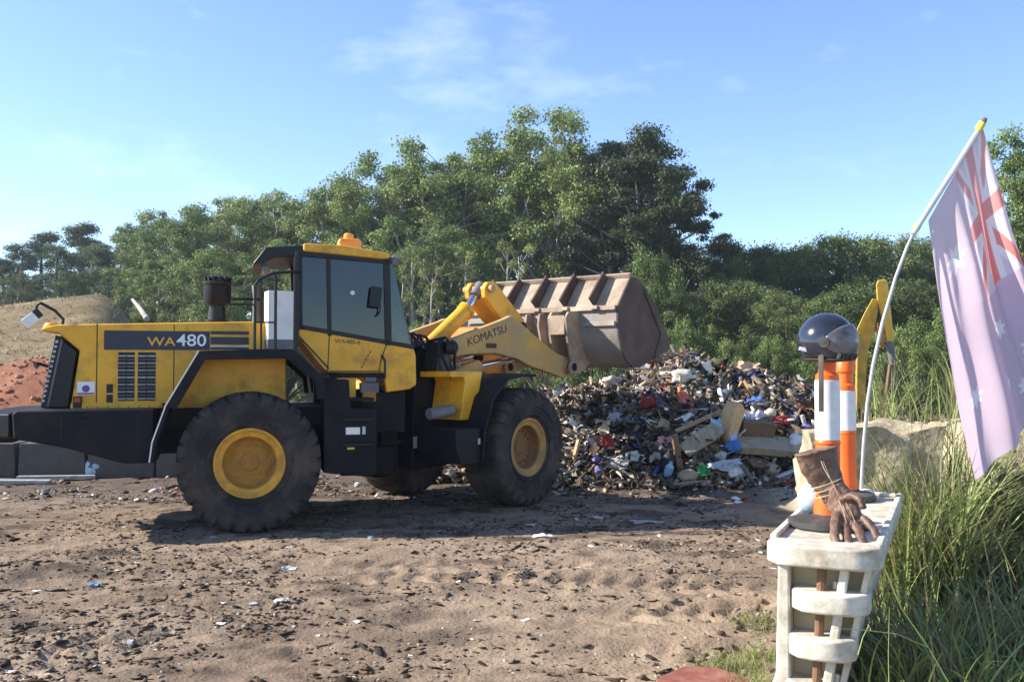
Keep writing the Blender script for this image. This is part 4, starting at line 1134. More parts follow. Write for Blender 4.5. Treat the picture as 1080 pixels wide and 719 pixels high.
put(crumple('plastic_sheet', 0.5, 0.4, c_blk, 0.15, 33), 672, 462, (S1, 0, 0.4), 0.05, label='black plastic sheet in the dark hollow left of centre', cat='plastic sheet')
put(crumple('plastic_sheet', 0.36, 0.16, c_wht, 0.05, 34), 720, 447, (R_(50), -0.5, 0.2), 0.07, label='white strip on the slope left of the narrow timber', cat='plastic strip')

# ------------------------------------------------------------------ clods, stones and litter on the yard
sg = Scatter()
def yard_pts(n, x0=-9, x1=3.2, y0=5.6, y1=17.0, pw=1.5):
    out = []; t = 0
    while t < n:
        y = y0 + (y1 - y0) * rng.random(n) ** pw
        x = rng.uniform(x0, x1, n)
        k = (np.abs(x / y) < 0.62) & (vnoise(x * 1.1, y * 1.3, 71, 3) + rng.normal(0, .25, n) > 0.02) & (x - 0.42 * (y - 4.9) < 1.2) & (rng.random(n) > 0.72 * sstep(-1.6, 0.8, x) * (1 - sstep(8, 10.5, y)))
        p = np.stack([x[k], y[k], ground_h(x[k], y[k])], 1); out.append(p); t += len(p)
    return np.concatenate(out)[:n]
def dcol(n, a, b):
    t = rng.random((n, 1)); return np.array(a) * (1 - t) + np.array(b) * t
n = 21000; p = yard_pts(n); s = sz(n, 0.008, 0.055, (1.5, 0.9, 0.40), 3.2); sg.add(tmpl_ico(0), lift(p, s[:, 2] * 0.12), s, rand_rot(n, 0.3), 0.10, dcol(n, (0.04, 0.029, 0.022), (0.12, 0.085, 0.058)))
n = 3500; p = yard_pts(n); s = sz(n, 0.01, 0.04, (1.2, 1, 0.6), 2.5); sg.add(tmpl_ico(0), lift(p, s[:, 2] * 0.1), s, rand_rot(n, 0.3), 0.10, dcol(n, (0.20, 0.15, 0.11), (0.45, 0.38, 0.30)))
n = 900; p = yard_pts(n); s = sz(n, 0.03, 0.15, (1.4, 0.5, 0.22), 2.5); sg.add(tmpl_ico(0), lift(p, s[:, 2] * 0.15), s, rand_rot(n, 0.2), 0.13, dcol(n, (0.03, 0.023, 0.018), (0.07, 0.05, 0.035)))
n = 260; p = yard_pts(n, pw=1.0); s = sz(n, 0.02, 0.08, (1, 0.7, 1), 2.5); sg.add(tmpl_sheet(3), lift(p, 0.008), s, rand_rot(n, 0.15), np.array([0.05, 0.05, 0.08]), dcol(n, (0.4, 0.38, 0.35), (0.75, 0.74, 0.72)))
n = 1500; p = yard_pts(n, y0=14.5, y1=18.5, x0=-9.5, x1=7, pw=1.0); s = sz(n, 0.03, 0.18, (1.2, 0.6, 0.4), 2.5); sg.add(tmpl_ico(0), lift(p, s[:, 2] * 0.1), s, rand_rot(n, 0.3), 0.1, pal(n))
# rubble along the verge
n = 260; yv = rng.uniform(5.4, 8.5, n); xv = 0.75 + 0.40 * (yv - 4.9) + rng.normal(0.0, 0.26, n); p = np.stack([xv, yv, ground_h(xv, yv)], 1)
s = sz(n, 0.012, 0.09, (1.2, 1, 0.7), 3.0); sg.add(tmpl_ico(0), lift(p, s[:, 2] * 0.15), s, rand_rot(n, 0.5), 0.1, dcol(n, (0.08, 0.06, 0.045), (0.30, 0.24, 0.18)))
# rubble on the spoil bank
n = 1500; xv = rng.uniform(3.6, 9.5, n); yv = rng.uniform(8.0, 12.5, n); p = np.stack([xv, yv, ground_h(xv, yv)], 1)
s = sz(n, 0.02, 0.16, (1.2, 1, 0.7), 3.0); sg.add(tmpl_ico(0), lift(p, s[:, 2] * 0.15), s, rand_rot(n, 0.5), 0.1, dcol(n, (0.2, 0.16, 0.11), (0.6, 0.54, 0.45)))
# clay lumps on the cut slope
n = 1800; yv = rng.uniform(29.5, 37.5, n); xv = -yv * rng.uniform(0.30, 0.62, n); p = np.stack([xv, yv, ground_h(xv, yv)], 1)
s = sz(n, 0.04, 0.24, (1.3, 1, 0.6), 3.0); sg.add(tmpl_ico(0), lift(p, s[:, 2] * 0.1), s, rand_rot(n, 0.5), 0.13, dcol(n, (0.20, 0.065, 0.03), (0.46, 0.23, 0.13)))
m_clod = M('soil_clods', (0.1, 0.07, 0.05), rough=0.95, var=0.2, vscale=15, attr='col', spec=0.1)
tag(mesh_obj('soil_clods', sg.mesh('soil_clods', m_clod)), 'dark clods, pebbles and crumbs scattered over the dirt yard', 'clods', kind='stuff')

def flat_litter(name, px, py, w, h, mat, lab, rz=0.0, amp=0.02, seed=0, cat='litter'):
    d = pxray(px, py); t = -CAM_H / d.z; q = Vector((0, 0, CAM_H)) + d * t
    o = crumple(name, w * 0.62, h * 0.62, mat, amp, seed, 7, 0.005)
    o.location = (q.x, q.y, gh(q.x, q.y) + 0.02); o.rotation_euler = (0.05, 0.03, rz)
    tag(o, lab, cat, 'litter lying on the yard')
flat_litter('paper_scrap', 305, 598, 0.26, 0.22, c_wht, 'white paper scrap on the dirt below the rear wheel', 0.2, 0.05, 41)
flat_litter('paper_scrap', 298, 635, 0.24, 0.20, cm('scrap_dull', (0.42, 0.40, 0.37)), 'dull grey scrap on the dirt nearer than the white paper', 0.4, 0.04, 42)
flat_litter('plastic_scrap', 100, 614, 0.20, 0.16, cm('scrap_teal', (0.16, 0.26, 0.32)), 'small blue-grey plastic scrap alone on the left of the yard', 0.1, 0.05, 43)
flat_litter('plastic_scrap', 392, 571, 0.18, 0.14, cm('scrap_teal', (0.16, 0.26, 0.32)), 'small blue plastic scrap at the shadow edge between the wheels', 0.5, 0.05, 44)
flat_litter('plastic_sheet', 682, 550, 0.75, 0.30, c_gry, 'flattened grey sheet on the dark ground right of the loader', 0.1, 0.03, 45, 'sheet')
flat_litter('paper_scrap', 572, 570, 0.42, 0.16, c_wht, 'long white scrap at the shadow edge below the front wheel', -0.1, 0.04, 46)
flat_litter('paper_scrap', 770, 556, 0.34, 0.13, cm('scrap_pinkish', (0.60, 0.48, 0.42)), 'pale pink strip on the dirt left of the barrier', 0.0, 0.03, 47)
flat_litter('paper_scrap', 561, 553, 0.30, 0.20, cm('scrap_dull', (0.42, 0.40, 0.37)), 'grey scrap in the shadow under the front wheel', 0.3, 0.03, 48)
flat_litter('paper_scrap', 629, 547, 0.36, 0.18, cm('scrap_dull', (0.42, 0.40, 0.37)), 'grey strip in the shadow right of the front wheel', 0.1, 0.04, 49)
flat_litter('paper_scrap', 433, 690, 0.05, 0.04, c_wht, 'tiny white chip near the bottom of the yard', 0.3, 0.01, 50)
flat_litter('plastic_scrap', 778, 622, 0.16, 0.10, cm('scrap_rose', (0.55, 0.30, 0.30)), 'rose plastic scrap on the verge left of the barrier', 0.3, 0.02, 52)

# concrete blocks and litter behind the counterweight
m_conc = M('concrete_grey', (0.10, 0.095, 0.09), rough=0.9, var=0.2, vscale=2, dirt=(0.07, 0.058, 0.046), dirt_amt=0.7, dirt_scale=1.8, bump=0.4, bscale=12)
for k in range(4):
    b = MB(); b.prism([(-0.60, 0.0), (-0.60, 0.30), (-0.57, 0.66), (0.57, 0.66), (0.60, 0.3), (0.60, 0.0)], -0.3, 0.3)
    b.bb(-0.15, 0.15, -0.1, 0.1, 0.64, 0.74)
    o = b.build('concrete_block', m_conc, None, bevel=0.02)
    o.location = (-9.75 + k * 1.24, 17.75 + 0.08 * k, -0.02); o.rotation_euler = (0, 0, 0.05 + 0.02 * (k % 3))
    tag(o, ['leftmost grey concrete block beyond the counterweight', 'second grey concrete block from the left beyond the counterweight', 'third grey concrete block from the left beyond the counterweight', 'rightmost grey concrete block beyond the counterweight'][k], 'concrete block', 'concrete blocks behind the loader')
for k, (px, py, l, w, rz, mm, lab) in enumerate(((18, 511, 1.1, 0.2, 0.15, c_gry, 'grey plank on the ground left of the loader, nearest of the pile'), (60, 506, 1.3, 0.14, 0.3, c_gry, 'long grey plank on the ground behind the counterweight'), (40, 500, 0.9, 0.2, -0.1, c_stone, 'short fawn plank lying behind the long grey plank'), (140, 500, 0.6, 0.12, 0.4, c_gry, 'short grey plank near the rear tyre'))):
    d = pxray(px, py); q = Vector((0, 0, CAM_H)) + d * (-CAM_H / d.z)
    b = MB(); b.prism_z([(-l / 2, -w / 2), (l / 2, -w / 2 * .9), (l / 2 * .96, w / 2), (-l / 2 * .98, w / 2)], -0.03, 0.03)
    o = b.build('plank', mm, None, bevel=0.005); o.location = (q.x, q.y, gh(q.x, q.y) + 0.05); o.rotation_euler = (0.03, 0.02, rz); tag(o, lab, 'plank', 'planks left of the loader')
d = pxray(98, 503); q = Vector((0, 0, CAM_H)) + d * (-CAM_H / d.z)
o = lump('plastic_bag', (0.30, 0.24, 0.36), c_lblue, 0.45, 77); o.location = (q.x, q.y, 0.16); tag(o, 'pale blue bag on the ground under the counterweight', 'bag')

# ------------------------------------------------------------------ barrier with bollards, helmet, glove
BA = math.atan2(0.42, 0.907)               # barrier runs away from us and to the right
B0 = Vector((1.60, 4.90, 0.135))
BM = Matrix.Translation(B0) @ Matrix.Rotation(-BA, 4, 'Z')
m_bar = M('barrier_plastic', (0.68, 0.645, 0.54), rough=0.5, var=0.08, vscale=3, dirt=(0.27, 0.21, 0.13), dirt_amt=0.66, dirt_scale=5.5, bump=0.25, bscale=14)
m_bar_in = M('barrier_inside', (0.50, 0.42, 0.27), rough=0.7, var=0.2, dirt=(0.25, 0.18, 0.10), dirt_amt=0.5)
m_rust = M('rusty_rod', (0.16, 0.085, 0.045), rough=0.85, var=0.3, dirt=(0.28, 0.15, 0.07), dirt_amt=0.4, bump=0.3)
BR = empty('plastic_barrier', B0, -BA)
tag(BR, 'off-white plastic road barrier with stepped end joint beside the grass', 'barrier')
BL = 2.15
def zx(w0, w1, z0, z1): return [(-w0, z0), (-w1, z1), (w1, z1), (w0, z0)]
prof = [(-0.33, 0.0), (-0.33, 0.10), (-0.235, 0.34), (-0.225, 0.82), (-0.275, 0.88), (-0.285, 0.985), (0.285, 0.985), (0.275, 0.88), (0.23, 0.82), (0.11, 0.34), (0.05, 0.10), (0.03, 0.0)]
b = MB(); b.prism(prof, 0.10, BL); b.build('body', m_bar, BR, bevel=0.018, seg=3)
# top tray rim
for nm, args in (('tray_rim', (-0.285, -0.245, 0.10, BL)), ('tray_rim', (0.245, 0.285, 0.10, BL)), ('tray_rim', (-0.243, 0.243, BL - 0.04, BL))):
    x0, x1, y0, y1 = args
    MB().bb(x0, x1, y0, y1, 0.987, 1.015).build(nm, m_bar, BR, bevel=0.01)
# end joint: four rounded lugs in front of a recess, side cheeks and the locking rod
def lug(w, z0, z1, d0, d1, ch, c=0.0):
    b = MB(); b.prism_z([(x + c, y) for x, y in ((-w, d1), (-w, d0 + ch), (-w + ch * 0.7, d0 + 0.02), (-w + ch * 1.5, d0), (w - ch * 1.5, d0), (w - ch * 0.7, d0 + 0.02), (w, d0 + ch), (w, d1))], z0, z1); return b
lug(0.285, 0.885, 1.0, -0.10, 0.098, 0.09).build('lug', m_bar, BR, bevel=0.02, seg=3)
lug(0.195, 0.655, 0.765, -0.10, 0.098, 0.09, 0.03).build('lug', m_bar, BR, bevel=0.02, seg=3)
lug(0.17, 0.42, 0.535, -0.10, 0.098, 0.08, -0.01).build('lug', m_bar, BR, bevel=0.02, seg=3)
lug(0.145, 0.16, 0.30, -0.10, 0.098, 0.07, -0.05).build('lug', m_bar, BR, bevel=0.02, seg=3)
lug(0.18, 0.0, 0.07, -0.10, 0.098, 0.09, -0.15).build('lug', m_bar, BR, bevel=0.02, seg=3)
b = MB(); b.prism([(-0.335, 0.0), (-0.24, 0.32), (-0.225, 0.885), (-0.165, 0.885), (-0.165, 0.0)], -0.03, 0.099); b.build('cheek', m_bar, BR, bevel=0.014)
b = MB(); b.prism([(-0.04, 0.07), (0.085, 0.885), (0.13, 0.885), (0.01, 0.07)], -0.05, 0.099); b.build('cheek', m_bar, BR, bevel=0.012)
b = MB(); b.prism([(0.02, 0.07), (0.20, 0.885), (0.235, 0.885), (0.11, 0.32), (0.05, 0.07)], 0.0, 0.099); b.build('cheek', m_bar, BR, bevel=0.01)
b = MB(); b.prism([(-0.163, 0.07), (-0.163, 0.884), (0.20, 0.884), (0.03, 0.07)], 0.085, 0.097); b.build('recess_wall', m_bar_in, BR, smooth=0)
MB().tube([(-0.05, -0.02, 0.03), (0.0, -0.02, 0.95)], 0.024, 10).build('locking_rod', m_rust, BR)
for z in (0.79, 0.555, 0.32):
    MB().tube([(0.055, 0.02, z - 0.02), (0.06, 0.02, z + 0.02)], 0.016, 8).build('white_plug', m_bar, BR)
TOPZ = 1.0
def on_bar(lx, ly, z=TOPZ - 0.012): return BM @ Vector((lx, ly, z))

m_bol = M('bollard_orange', (0.92, 0.135, 0.012), rough=0.45, var=0.10, vscale=4, dirt=(0.42, 0.22, 0.12), dirt_amt=0.14)
m_tape = M('reflective_tape', (0.78, 0.76, 0.76), rough=0.35, var=0.08, vscale=20, dirt=(0.5, 0.42, 0.36), dirt_amt=0.2)
m_blackrub = M('black_rubber', (0.035, 0.033, 0.032), rough=0.75, var=0.25, dirt=(0.16, 0.13, 0.10), dirt_amt=0.45)
def bollard(lx, ly, h, w0, w1, lab, base_r):
    p = on_bar(lx, ly)
    e = empty('orange_bollard', p)
    tag(e, lab, 'bollard', 'bollards on the barrier')
    n_ = 8
    b = MB(); b.lathe([(base_r * 0.97, 0.0), (base_r, 0.012), (base_r * 0.98, 0.04), (base_r * 0.8, 0.052), (0.10, 0.06), (0.085, 0.075), (0, 0.075)], (0, 0, 0), 'z', 12); b.build('base', m_blackrub, e, bevel=0.004)
    r = 0.068
    b = MB(); b.lathe([(0.082, 0.06), (0.080, 0.10), (0.071, 0.16), (r, 0.22), (r, h - 0.25), (0.066, h - 0.18), (0.050, h - 0.165), (0.05, h - 0.10), (0.062, h - 0.085), (0.062, h - 0.02), (0.05, h), (0, h)], (0, 0, 0), 'z', 24); b.build('post', m_bol, e)
    b = MB(); b.lathe([(r, w0 - 0.002), (r + 0.0025, w0), (r + 0.0025, w1), (r, w1 + 0.002)], (0, 0, 0), 'z', 24, caps=False); b.build('white_band', m_tape, e)
    b = MB(); b.lathe([(r, w0 - 0.03), (r + 0.004, w0 - 0.022), (r + 0.004, w0 - 0.014), (r, w0 - 0.006)], (0, 0, 0), 'z', 24, caps=False); b.build('ring', m_bol, e)
    return e
bollard(-0.045, 0.63, 1.05, 0.50, 0.84, 'orange bollard with white band wearing the dark helmet on the barrier', 0.235)
bollard(-0.065, 1.86, 0.97, 0.48, 0.75, 'orange bollard with white band standing behind the helmeted bollard', 0.20)

# helmet on the front bollard
hp = on_bar(-0.045, 0.63, 0)
HZ = B0.z + TOPZ + 1.05
H_S = 1.0
H_ = empty('motorcycle_helmet', (hp.x, hp.y, HZ - 0.12), R_(-38))
H_.scale = (H_S, H_S, 1)
tag(H_, 'glossy black helmet with smoky visor sitting on the front orange bollard', 'helmet')
m_helm = M('helmet_gloss', (0.018, 0.021, 0.034), rough=0.16, var=0.3, vscale=8, dirt=(0.10, 0.10, 0.11), dirt_amt=0.35, dirt_scale=6, coat=0.6)
m_visor = M('visor_smoke', (0.12, 0.105, 0.11), rough=0.18, var=0.25, vscale=9, dirt=(0.34, 0.30, 0.28), dirt_amt=0.4, dirt_scale=5)
def ell(a, b, c, u0, u1, v0, v1, nu, nv, c0=(0, 0, 0), dn=0.0):
    """part of an ellipsoid, u = azimuth, v = elevation"""
    m_ = MB(); vs = []; fs = []
    for i in range(nv + 1):
        v = v0 + (v1 - v0) * i / nv
        for j in range(nu + 1):
            u = u0 + (u1 - u0) * j / nu
            vs.append((c0[0] + a * math.cos(v) * math.cos(u), c0[1] + b * math.cos(v) * math.sin(u), c0[2] + c * math.sin(v)))
    for i in range(nv):
        for j in range(nu):
            k = i * (nu + 1) + j
            fs.append((k, k + 1, k + nu + 2, k + nu + 1))
    m_.add(vs, fs); return m_
hs = ell(0.172, 0.152, 0.168, 0, 2 * math.pi, R_(-38), R_(90), 32, 14, (0, 0, 0.12)).build('shell', m_helm, H_)
sm = hs.modifiers.new('wall', 'SOLIDIFY'); sm.thickness = 0.02; sm.offset = -1
vm = MB(); vs_ = []; fs_ = []
for i in range(13):
    for j in range(27):
        tu = -1 + 2 * j / 26; u_ = R_(2 + 78 * tu); edge_ = 1 - 0.72 * abs(tu) ** 3.2
        v_ = R_(4) + R_(31) * edge_ * (-1 + 2 * i / 12) - R_(6) * tu * tu
        vs_.append((0.181 * math.cos(v_) * math.cos(u_), 0.160 * math.cos(v_) * math.sin(u_), 0.12 + 0.174 * math.sin(v_)))
for i in range(12):
    for j in range(26):
        k_ = i * 27 + j; fs_.append((k_, k_ + 1, k_ + 28, k_ + 27))
vm.add(vs_, fs_); vi = vm.build('visor', m_visor, H_)
sm = vi.modifiers.new('wall', 'SOLIDIFY'); sm.thickness = 0.004
ell(0.150, 0.134, 0.016, 0, 2 * math.pi, R_(-70), R_(70), 32, 6, (0, 0, 0.018)).build('rim', m_blackrub, H_)
for s in (-1, 1):
    b = MB(); b.lathe([(0, 0), (0.03, 0.0), (0.03, 0.012), (0, 0.016)], (0, 0, 0), 'z', 14)
    o = b.build('visor_pivot', m_blackrub, H_); o.matrix_local = Matrix.Translation((0.04, s * 0.148, 0.115)) @ Matrix.Rotation(-s * R_(90), 4, 'X')
MB().box((-0.085, -0.128, 0.075), (0.06, 0.012, 0.022), (0, 0.25, 0.45)).build('white_tab', m_white, H_, bevel=0.004)
HIV = (Matrix.Translation((hp.x, hp.y, HZ - 0.12)) @ Matrix.Rotation(R_(-38), 4, 'Z') @ Matrix.Diagonal((H_S, H_S, 1, 1))).inverted()
MB().tube([HIV @ at_depth(866, 366, 5.39), HIV @ at_depth(866, 382, 5.37), HIV @ at_depth(866, 405, 5.37), HIV @ at_depth(866, 434, 5.375)], 0.017, 6, flatx=0.3).build('chin_strap', m_blackrub, H_)
for k in range(5):
    MB().box((0.11 + 0.016 * k, -0.115 + 0.02 * k, 0.035 - 0.008 * (k % 2)), (0.02, 0.02, 0.035), (0.2 * k, 0.3, 0.4)).build('padding', m_blackrub, H_, bevel=0.004)

# leather glove tied to the bollard
m_leather = M('glove_leather', (0.135, 0.073, 0.048), rough=0.55, var=0.25, vscale=10, dirt=(0.36, 0.24, 0.16), dirt_amt=0.35, dirt_scale=11, bump=0.3, bscale=28)
gl = MB()
P_ = lambda x, y, d: at_depth(x, y, d)
cuff = [P_(861, 477, 5.31), P_(864, 490, 5.31), P_(872, 506, 5.30), P_(879, 518, 5.28)]
gl.tube(cuff, [0.116, 0.112, 0.094, 0.076], 14, flatx=0.45)
hem = cuff[0] + (cuff[0] - cuff[1]) * 0.1
gl.tube([hem + (cuff[0] - cuff[1]) * 0.12, hem, cuff[0]], [0.118, 0.126, 0.118], 14, flatx=0.48)
gl.tube([P_(877, 515, 5.28), P_(886, 528, 5.25), P_(893, 541, 5.21), P_(897, 550, 5.18)], [0.080, 0.086, 0.090, 0.070], 12, flatx=0.62)
fing = [([(884, 541, 5.20), (880, 554, 5.12), (880, 566, 5.05), (884, 576, 5.01)], 0.025),
        ([(891, 547, 5.18), (892, 561, 5.10), (895, 572, 5.03), (900, 581, 4.99)], 0.026),
        ([(899, 548, 5.17), (906, 560, 5.09), (910, 571, 5.02), (915, 578, 4.99)], 0.026),
        ([(904, 543, 5.18), (915, 550, 5.12), (922, 559, 5.07), (926, 569, 5.03)], 0.024),
        ([(888, 527, 5.20), (900, 522, 5.14), (908, 527, 5.10), (911, 536, 5.08)], 0.026)]
for pts, r in fing:
    gl.tube([P_(*q) for q in pts], [r * 1.1, r * 1.08, r * 1.0, r * 0.92], 8, flat=0.8)
gv = gl.build('leather_glove', m_leather, None)
rm = gv.modifiers.new('skin', 'REMESH'); rm.mode = 'VOXEL'; rm.voxel_size = 0.006; rm.use_smooth_shade = True
smo = gv.modifiers.new('soft', 'SMOOTH'); smo.iterations = 3; smo.factor = 0.5
tx_ = bpy.data.textures.new('glove_creases', 'CLOUDS'); tx_.noise_scale = 0.045
dm_ = gv.modifiers.new('creases', 'DISPLACE'); dm_.texture = tx_; dm_.strength = 0.014; dm_.mid_level = 0.5
m_seam = M('glove_stitching', (0.42, 0.30, 0.20), rough=0.8, var=0.2)
for a_, b_, c_ in (((868, 486, 5.255), (876, 505, 5.235), (884, 522, 5.19)), ((884, 526, 5.185), (890, 540, 5.15), (893, 552, 5.115)), ((889, 524, 5.185), (897, 538, 5.15), (902, 551, 5.115))):
    MB().tube([P_(*a_), P_(*b_), P_(*c_)], 0.002, 5).build('stitching', m_seam, gv)
tag(gv, 'brown leather work glove hanging fingers down on the front bollard', 'glove')
# wire tying the glove
m_wire = M('tie_wire', (0.62, 0.50, 0.34), rough=0.4, metal=0.3, var=0.2)
b = MB()
for k in range(3):
    c0 = P_(871 + 2.5 * k, 509 + 3.5 * k, 5.29)
    ring = []
    for a in np.linspace(0, 2 * math.pi, 20):
        ring.append(c0 + Vector((0.084 * math.cos(a), 0.05 * math.sin(a), 0.03 * math.cos(a) - 0.008 * k)))
    b.tube(ring, 0.0032, 5, caps=False)
b.tube([P_(866, 486, 5.245), P_(869, 494, 5.24), P_(875, 504, 5.225)], 0.0032, 5)
tag(b.build('tie_wire', m_wire), 'thin pale wire wound round the wrist of the leather glove', 'wire')

# pale blue ball behind the front bollard
bp_ = on_bar(-0.15, 0.76)
b = MB(); rr_ = 0.087
prof_b = []
for k in range(25):
    a = -math.pi / 2 + math.pi * k / 24
    g_ = 0.985 if k in (8, 12, 16) else 1.0
    prof_b.append((max(rr_ * g_ * math.cos(a), 0.0), rr_ * g_ * math.sin(a)))
b.lathe(prof_b, (0, 0, 0), 'z', 28, caps=False)
o = b.build('ball', M('ball_blue', (0.30, 0.55, 0.66), rough=0.45, var=0.15, vscale=6, dirt=(0.62, 0.60, 0.56), dirt_amt=0.5, dirt_scale=5)); o.location = bp_ + Vector((0, 0, rr_ + 0.052)); o.rotation_euler = (0.4, 0.5, 0)
tag(o, 'pale blue ball lying left of the front bollard on the barrier', 'ball')

# ------------------------------------------------------------------ flag on its bent pole
FD = 6.75
m_pole = M('pole_grey', (0.40, 0.40, 0.40), rough=0.5, var=0.15, dirt=(0.25, 0.21, 0.17), dirt_amt=0.3)
m_rodw = M('pole_upper', (0.60, 0.60, 0.61), rough=0.35, metal=0.3, var=0.15)
m_tapey = M('yellow_tape', (0.72, 0.70, 0.08), rough=0.5, var=0.1)
fpb = at_depth(908, 514, FD); fpb.z = B0.z + TOPZ
FP = empty('flag_pole', fpb)
tag(FP, 'thin bent grey pole standing at the far end of the barrier', 'flagpole')
def loc(p): return tuple(Vector(p) - fpb)
polep = [(908, 514), (911, 470), (915, 425), (921, 385), (931, 340), (945, 292), (957, 260), (966, 241)]
MB().tube([loc(fpb)] + [loc(at_depth(x, y, FD)) for x, y in polep[1:]], [0.0135] * 5 + [0.012] * 3, 10).build('lower_pole', m_pole, FP)
MB().tube([loc(at_depth(x, y, FD - 0.03)) for x, y in ((963, 247), (985, 212), (1010, 173), (1034, 134))], [0.019, 0.02, 0.02, 0.018], 10).build('upper_rod', m_rodw, FP)
MB().tube([loc(at_depth(x, y, FD - 0.03)) for x, y in ((1031, 138), (1036, 130))], 0.027, 10).build('tape', m_tapey, FP)
MB().tube([loc(at_depth(x, y, FD - 0.03)) for x, y in ((1036, 130), (1039, 125))], [0.026, 0.017], 10).build('tip', m_grey, FP)
MB().tube([loc(at_depth(x, y, FD - 0.02)) for x, y in ((965, 243), (969, 236))], 0.026, 10).build('tape', m_tapey, FP)
b = MB(); b.lathe([(0.0, 0), (0.055, 0), (0.06, 0.03), (0.045, 0.05), (0.02, 0.06), (0, 0.06)], (0.02, -0.05, -0.012), 'z', 14); b.build('foot', m_white, FP)

def seg_d(px, py, ax, ay, bx, by):
    dx, dy = bx - ax, by - ay; L2 = dx * dx + dy * dy
    t = np.clip(((px - ax) * dx + (py - ay) * dy) / L2, 0, 1)
    return np.hypot(px - ax - t * dx, py - ay - t * dy)
def star_mask(u, v, cx, cy, r, npt, inner=0.45):
    dx = (u - cx) * 2.0; dy = v - cy
    a = np.arctan2(dx, dy); d = np.hypot(dx, dy)
    k = np.abs(((a / (2 * np.pi) * npt) % 1) - 0.5) * 2      # 1 at points
    k = 1 - np.abs(((a / (2 * np.pi) * npt + 0.5) % 1) - 0.5) * 2
    k = 1 - k
    lim = r * (inner + (1 - inner) * (1 - k) ** 1.0)
    k2 = np.abs(((a / (2 * np.pi) * npt + 0.5) % 1) - 0.5) * 2    # 0 on a point, 1 between points
    R = r * inner / (inner + (1 - inner) * (1 - 0) * 0 + 0) if False else r * (1 - (1 - inner) * k2)
    return d < R
NU, NV = 240, 130
uu, vv = np.meshgrid(np.linspace(0, 1, NU), np.linspace(0, 1, NV))
U = uu.ravel(); V_ = vv.ravel()
def P2(x, y): return np.array(at_depth(x, y, FD - 0.03))
Bh, Th = P2(979, 233), P2(1036, 133)
Bf, Tf = P2(1031, 508), P2(1132, 430)
hoist = Bh[None] * (1 - V_[:, None]) + Th[None] * V_[:, None]
fly = Bf[None] * (1 - V_[:, None]) + Tf[None] * V_[:, None]
fly[:, 2] += 0.10 * np.sin(V_ * math.pi)
Pf = hoist * (1 - U[:, None]) + fly * U[:, None]
# droop of the upper edge and hanging folds
Pf[:, 0] += -0.07 * np.sin(U * math.pi) * V_ ** 2
ph = V_ * 2 * math.pi
amp = 0.10 * np.clip(U * 2.2, 0, 1)
Pf[:, 1] += amp * np.sin(ph * 1.6 + 0.9 + U * 0.8) + 0.035 * np.clip(U * 3, 0, 1) * np.sin(ph * 3.7 + 2.1 * U + 1.0)
Pf[:, 0] += 0.03 * np.clip(U * 2, 0, 1) * np.sin(ph * 1.6 + 2.2)
Pf[:, 1] += 0.02 * np.sin(U * 11 + V_ * 4) * U
lav = np.array([0.66, 0.51, 0.62]); wh = np.array([0.90, 0.86, 0.86]); rd = np.array([0.78, 0.20, 0.17])
fc = np.tile(lav, (U.size, 1))
cu = U / 0.5; cv = (V_ - 0.5) / 0.5
inC = (cu <= 1) & (cv >= 0)
X_ = cu * 2.0; Y_ = cv
blue_c = np.array([0.74, 0.66, 0.78])
fc[inC] = blue_c
dA = seg_d(X_, Y_, 0, 0, 2, 1); dB = seg_d(X_, Y_, 0, 1, 2, 0)
fc[inC & ((dA < 0.13) | (dB < 0.13))] = wh
fc[inC & ((dA < 0.058) | (dB < 0.058))] = rd
fc[inC & ((np.abs(X_ - 1) < 0.20) | (np.abs(Y_ - 0.5) < 0.20))] = wh
fc[inC & ((np.abs(X_ - 1) < 0.125) | (np.abs(Y_ - 0.5) < 0.125))] = rd
for (cx, cy, r, n_) in ((0.25, 0.25, 0.12, 7), (0.75, 0.167, 0.075, 7), (0.625, 0.5625, 0.075, 7), (0.75, 0.833, 0.075, 7), (0.861, 0.6296, 0.075, 7), (0.80, 0.45, 0.045, 5)):
    fc[star_mask(U, V_, cx, cy, r, n_)] = wh * 1.02
fade = 0.5 + 0.5 * vnoise(U * 5, V_ * 4, 91, 3)
fc = fc + (np.array([0.90, 0.80, 0.83]) - fc) * (0.10 + 0.42 * (1 - sstep(0.0, 0.55, U)) * (0.5 + 0.5 * fade))[:, None]
kf = np.arange(NU * NV).reshape(NV, NU)
fq = np.stack([kf[:-1, :-1].ravel(), kf[:-1, 1:].ravel(), kf[1:, 1:].ravel(), kf[1:, :-1].ravel()], 1)
m_flag = M('flag_cloth', (0.6, 0.5, 0.6), rough=0.85, var=0.05, vscale=3, attr='col', transl=0.5, spec=0.1)
fl = mesh_obj('flag', np_mesh('flag', Pf, [fq], m_flag, fc, smooth=True))
tag(fl, 'faded lavender national flag with crosses and stars hanging from the bent pole', 'flag')

# red plate at the bottom edge, concrete ledge, bits of white plastic
m_redp = M('red_plate', (0.22, 0.065, 0.042), rough=0.7, var=0.2, vscale=4, dirt=(0.30, 0.22, 0.15), dirt_amt=0.45, dirt_scale=4)
b = MB(); b.prism_z([(0.86, 5.4), (1.62, 5.35), (1.50, 6.18), (1.36, 6.36), (1.16, 6.40), (0.92, 6.12)], 0.01, 0.05)
tag(b.build('red_plate', m_redp, None, bevel=0.008), 'brick red flat plate on the ground at the bottom edge left of the barrier', 'plate')

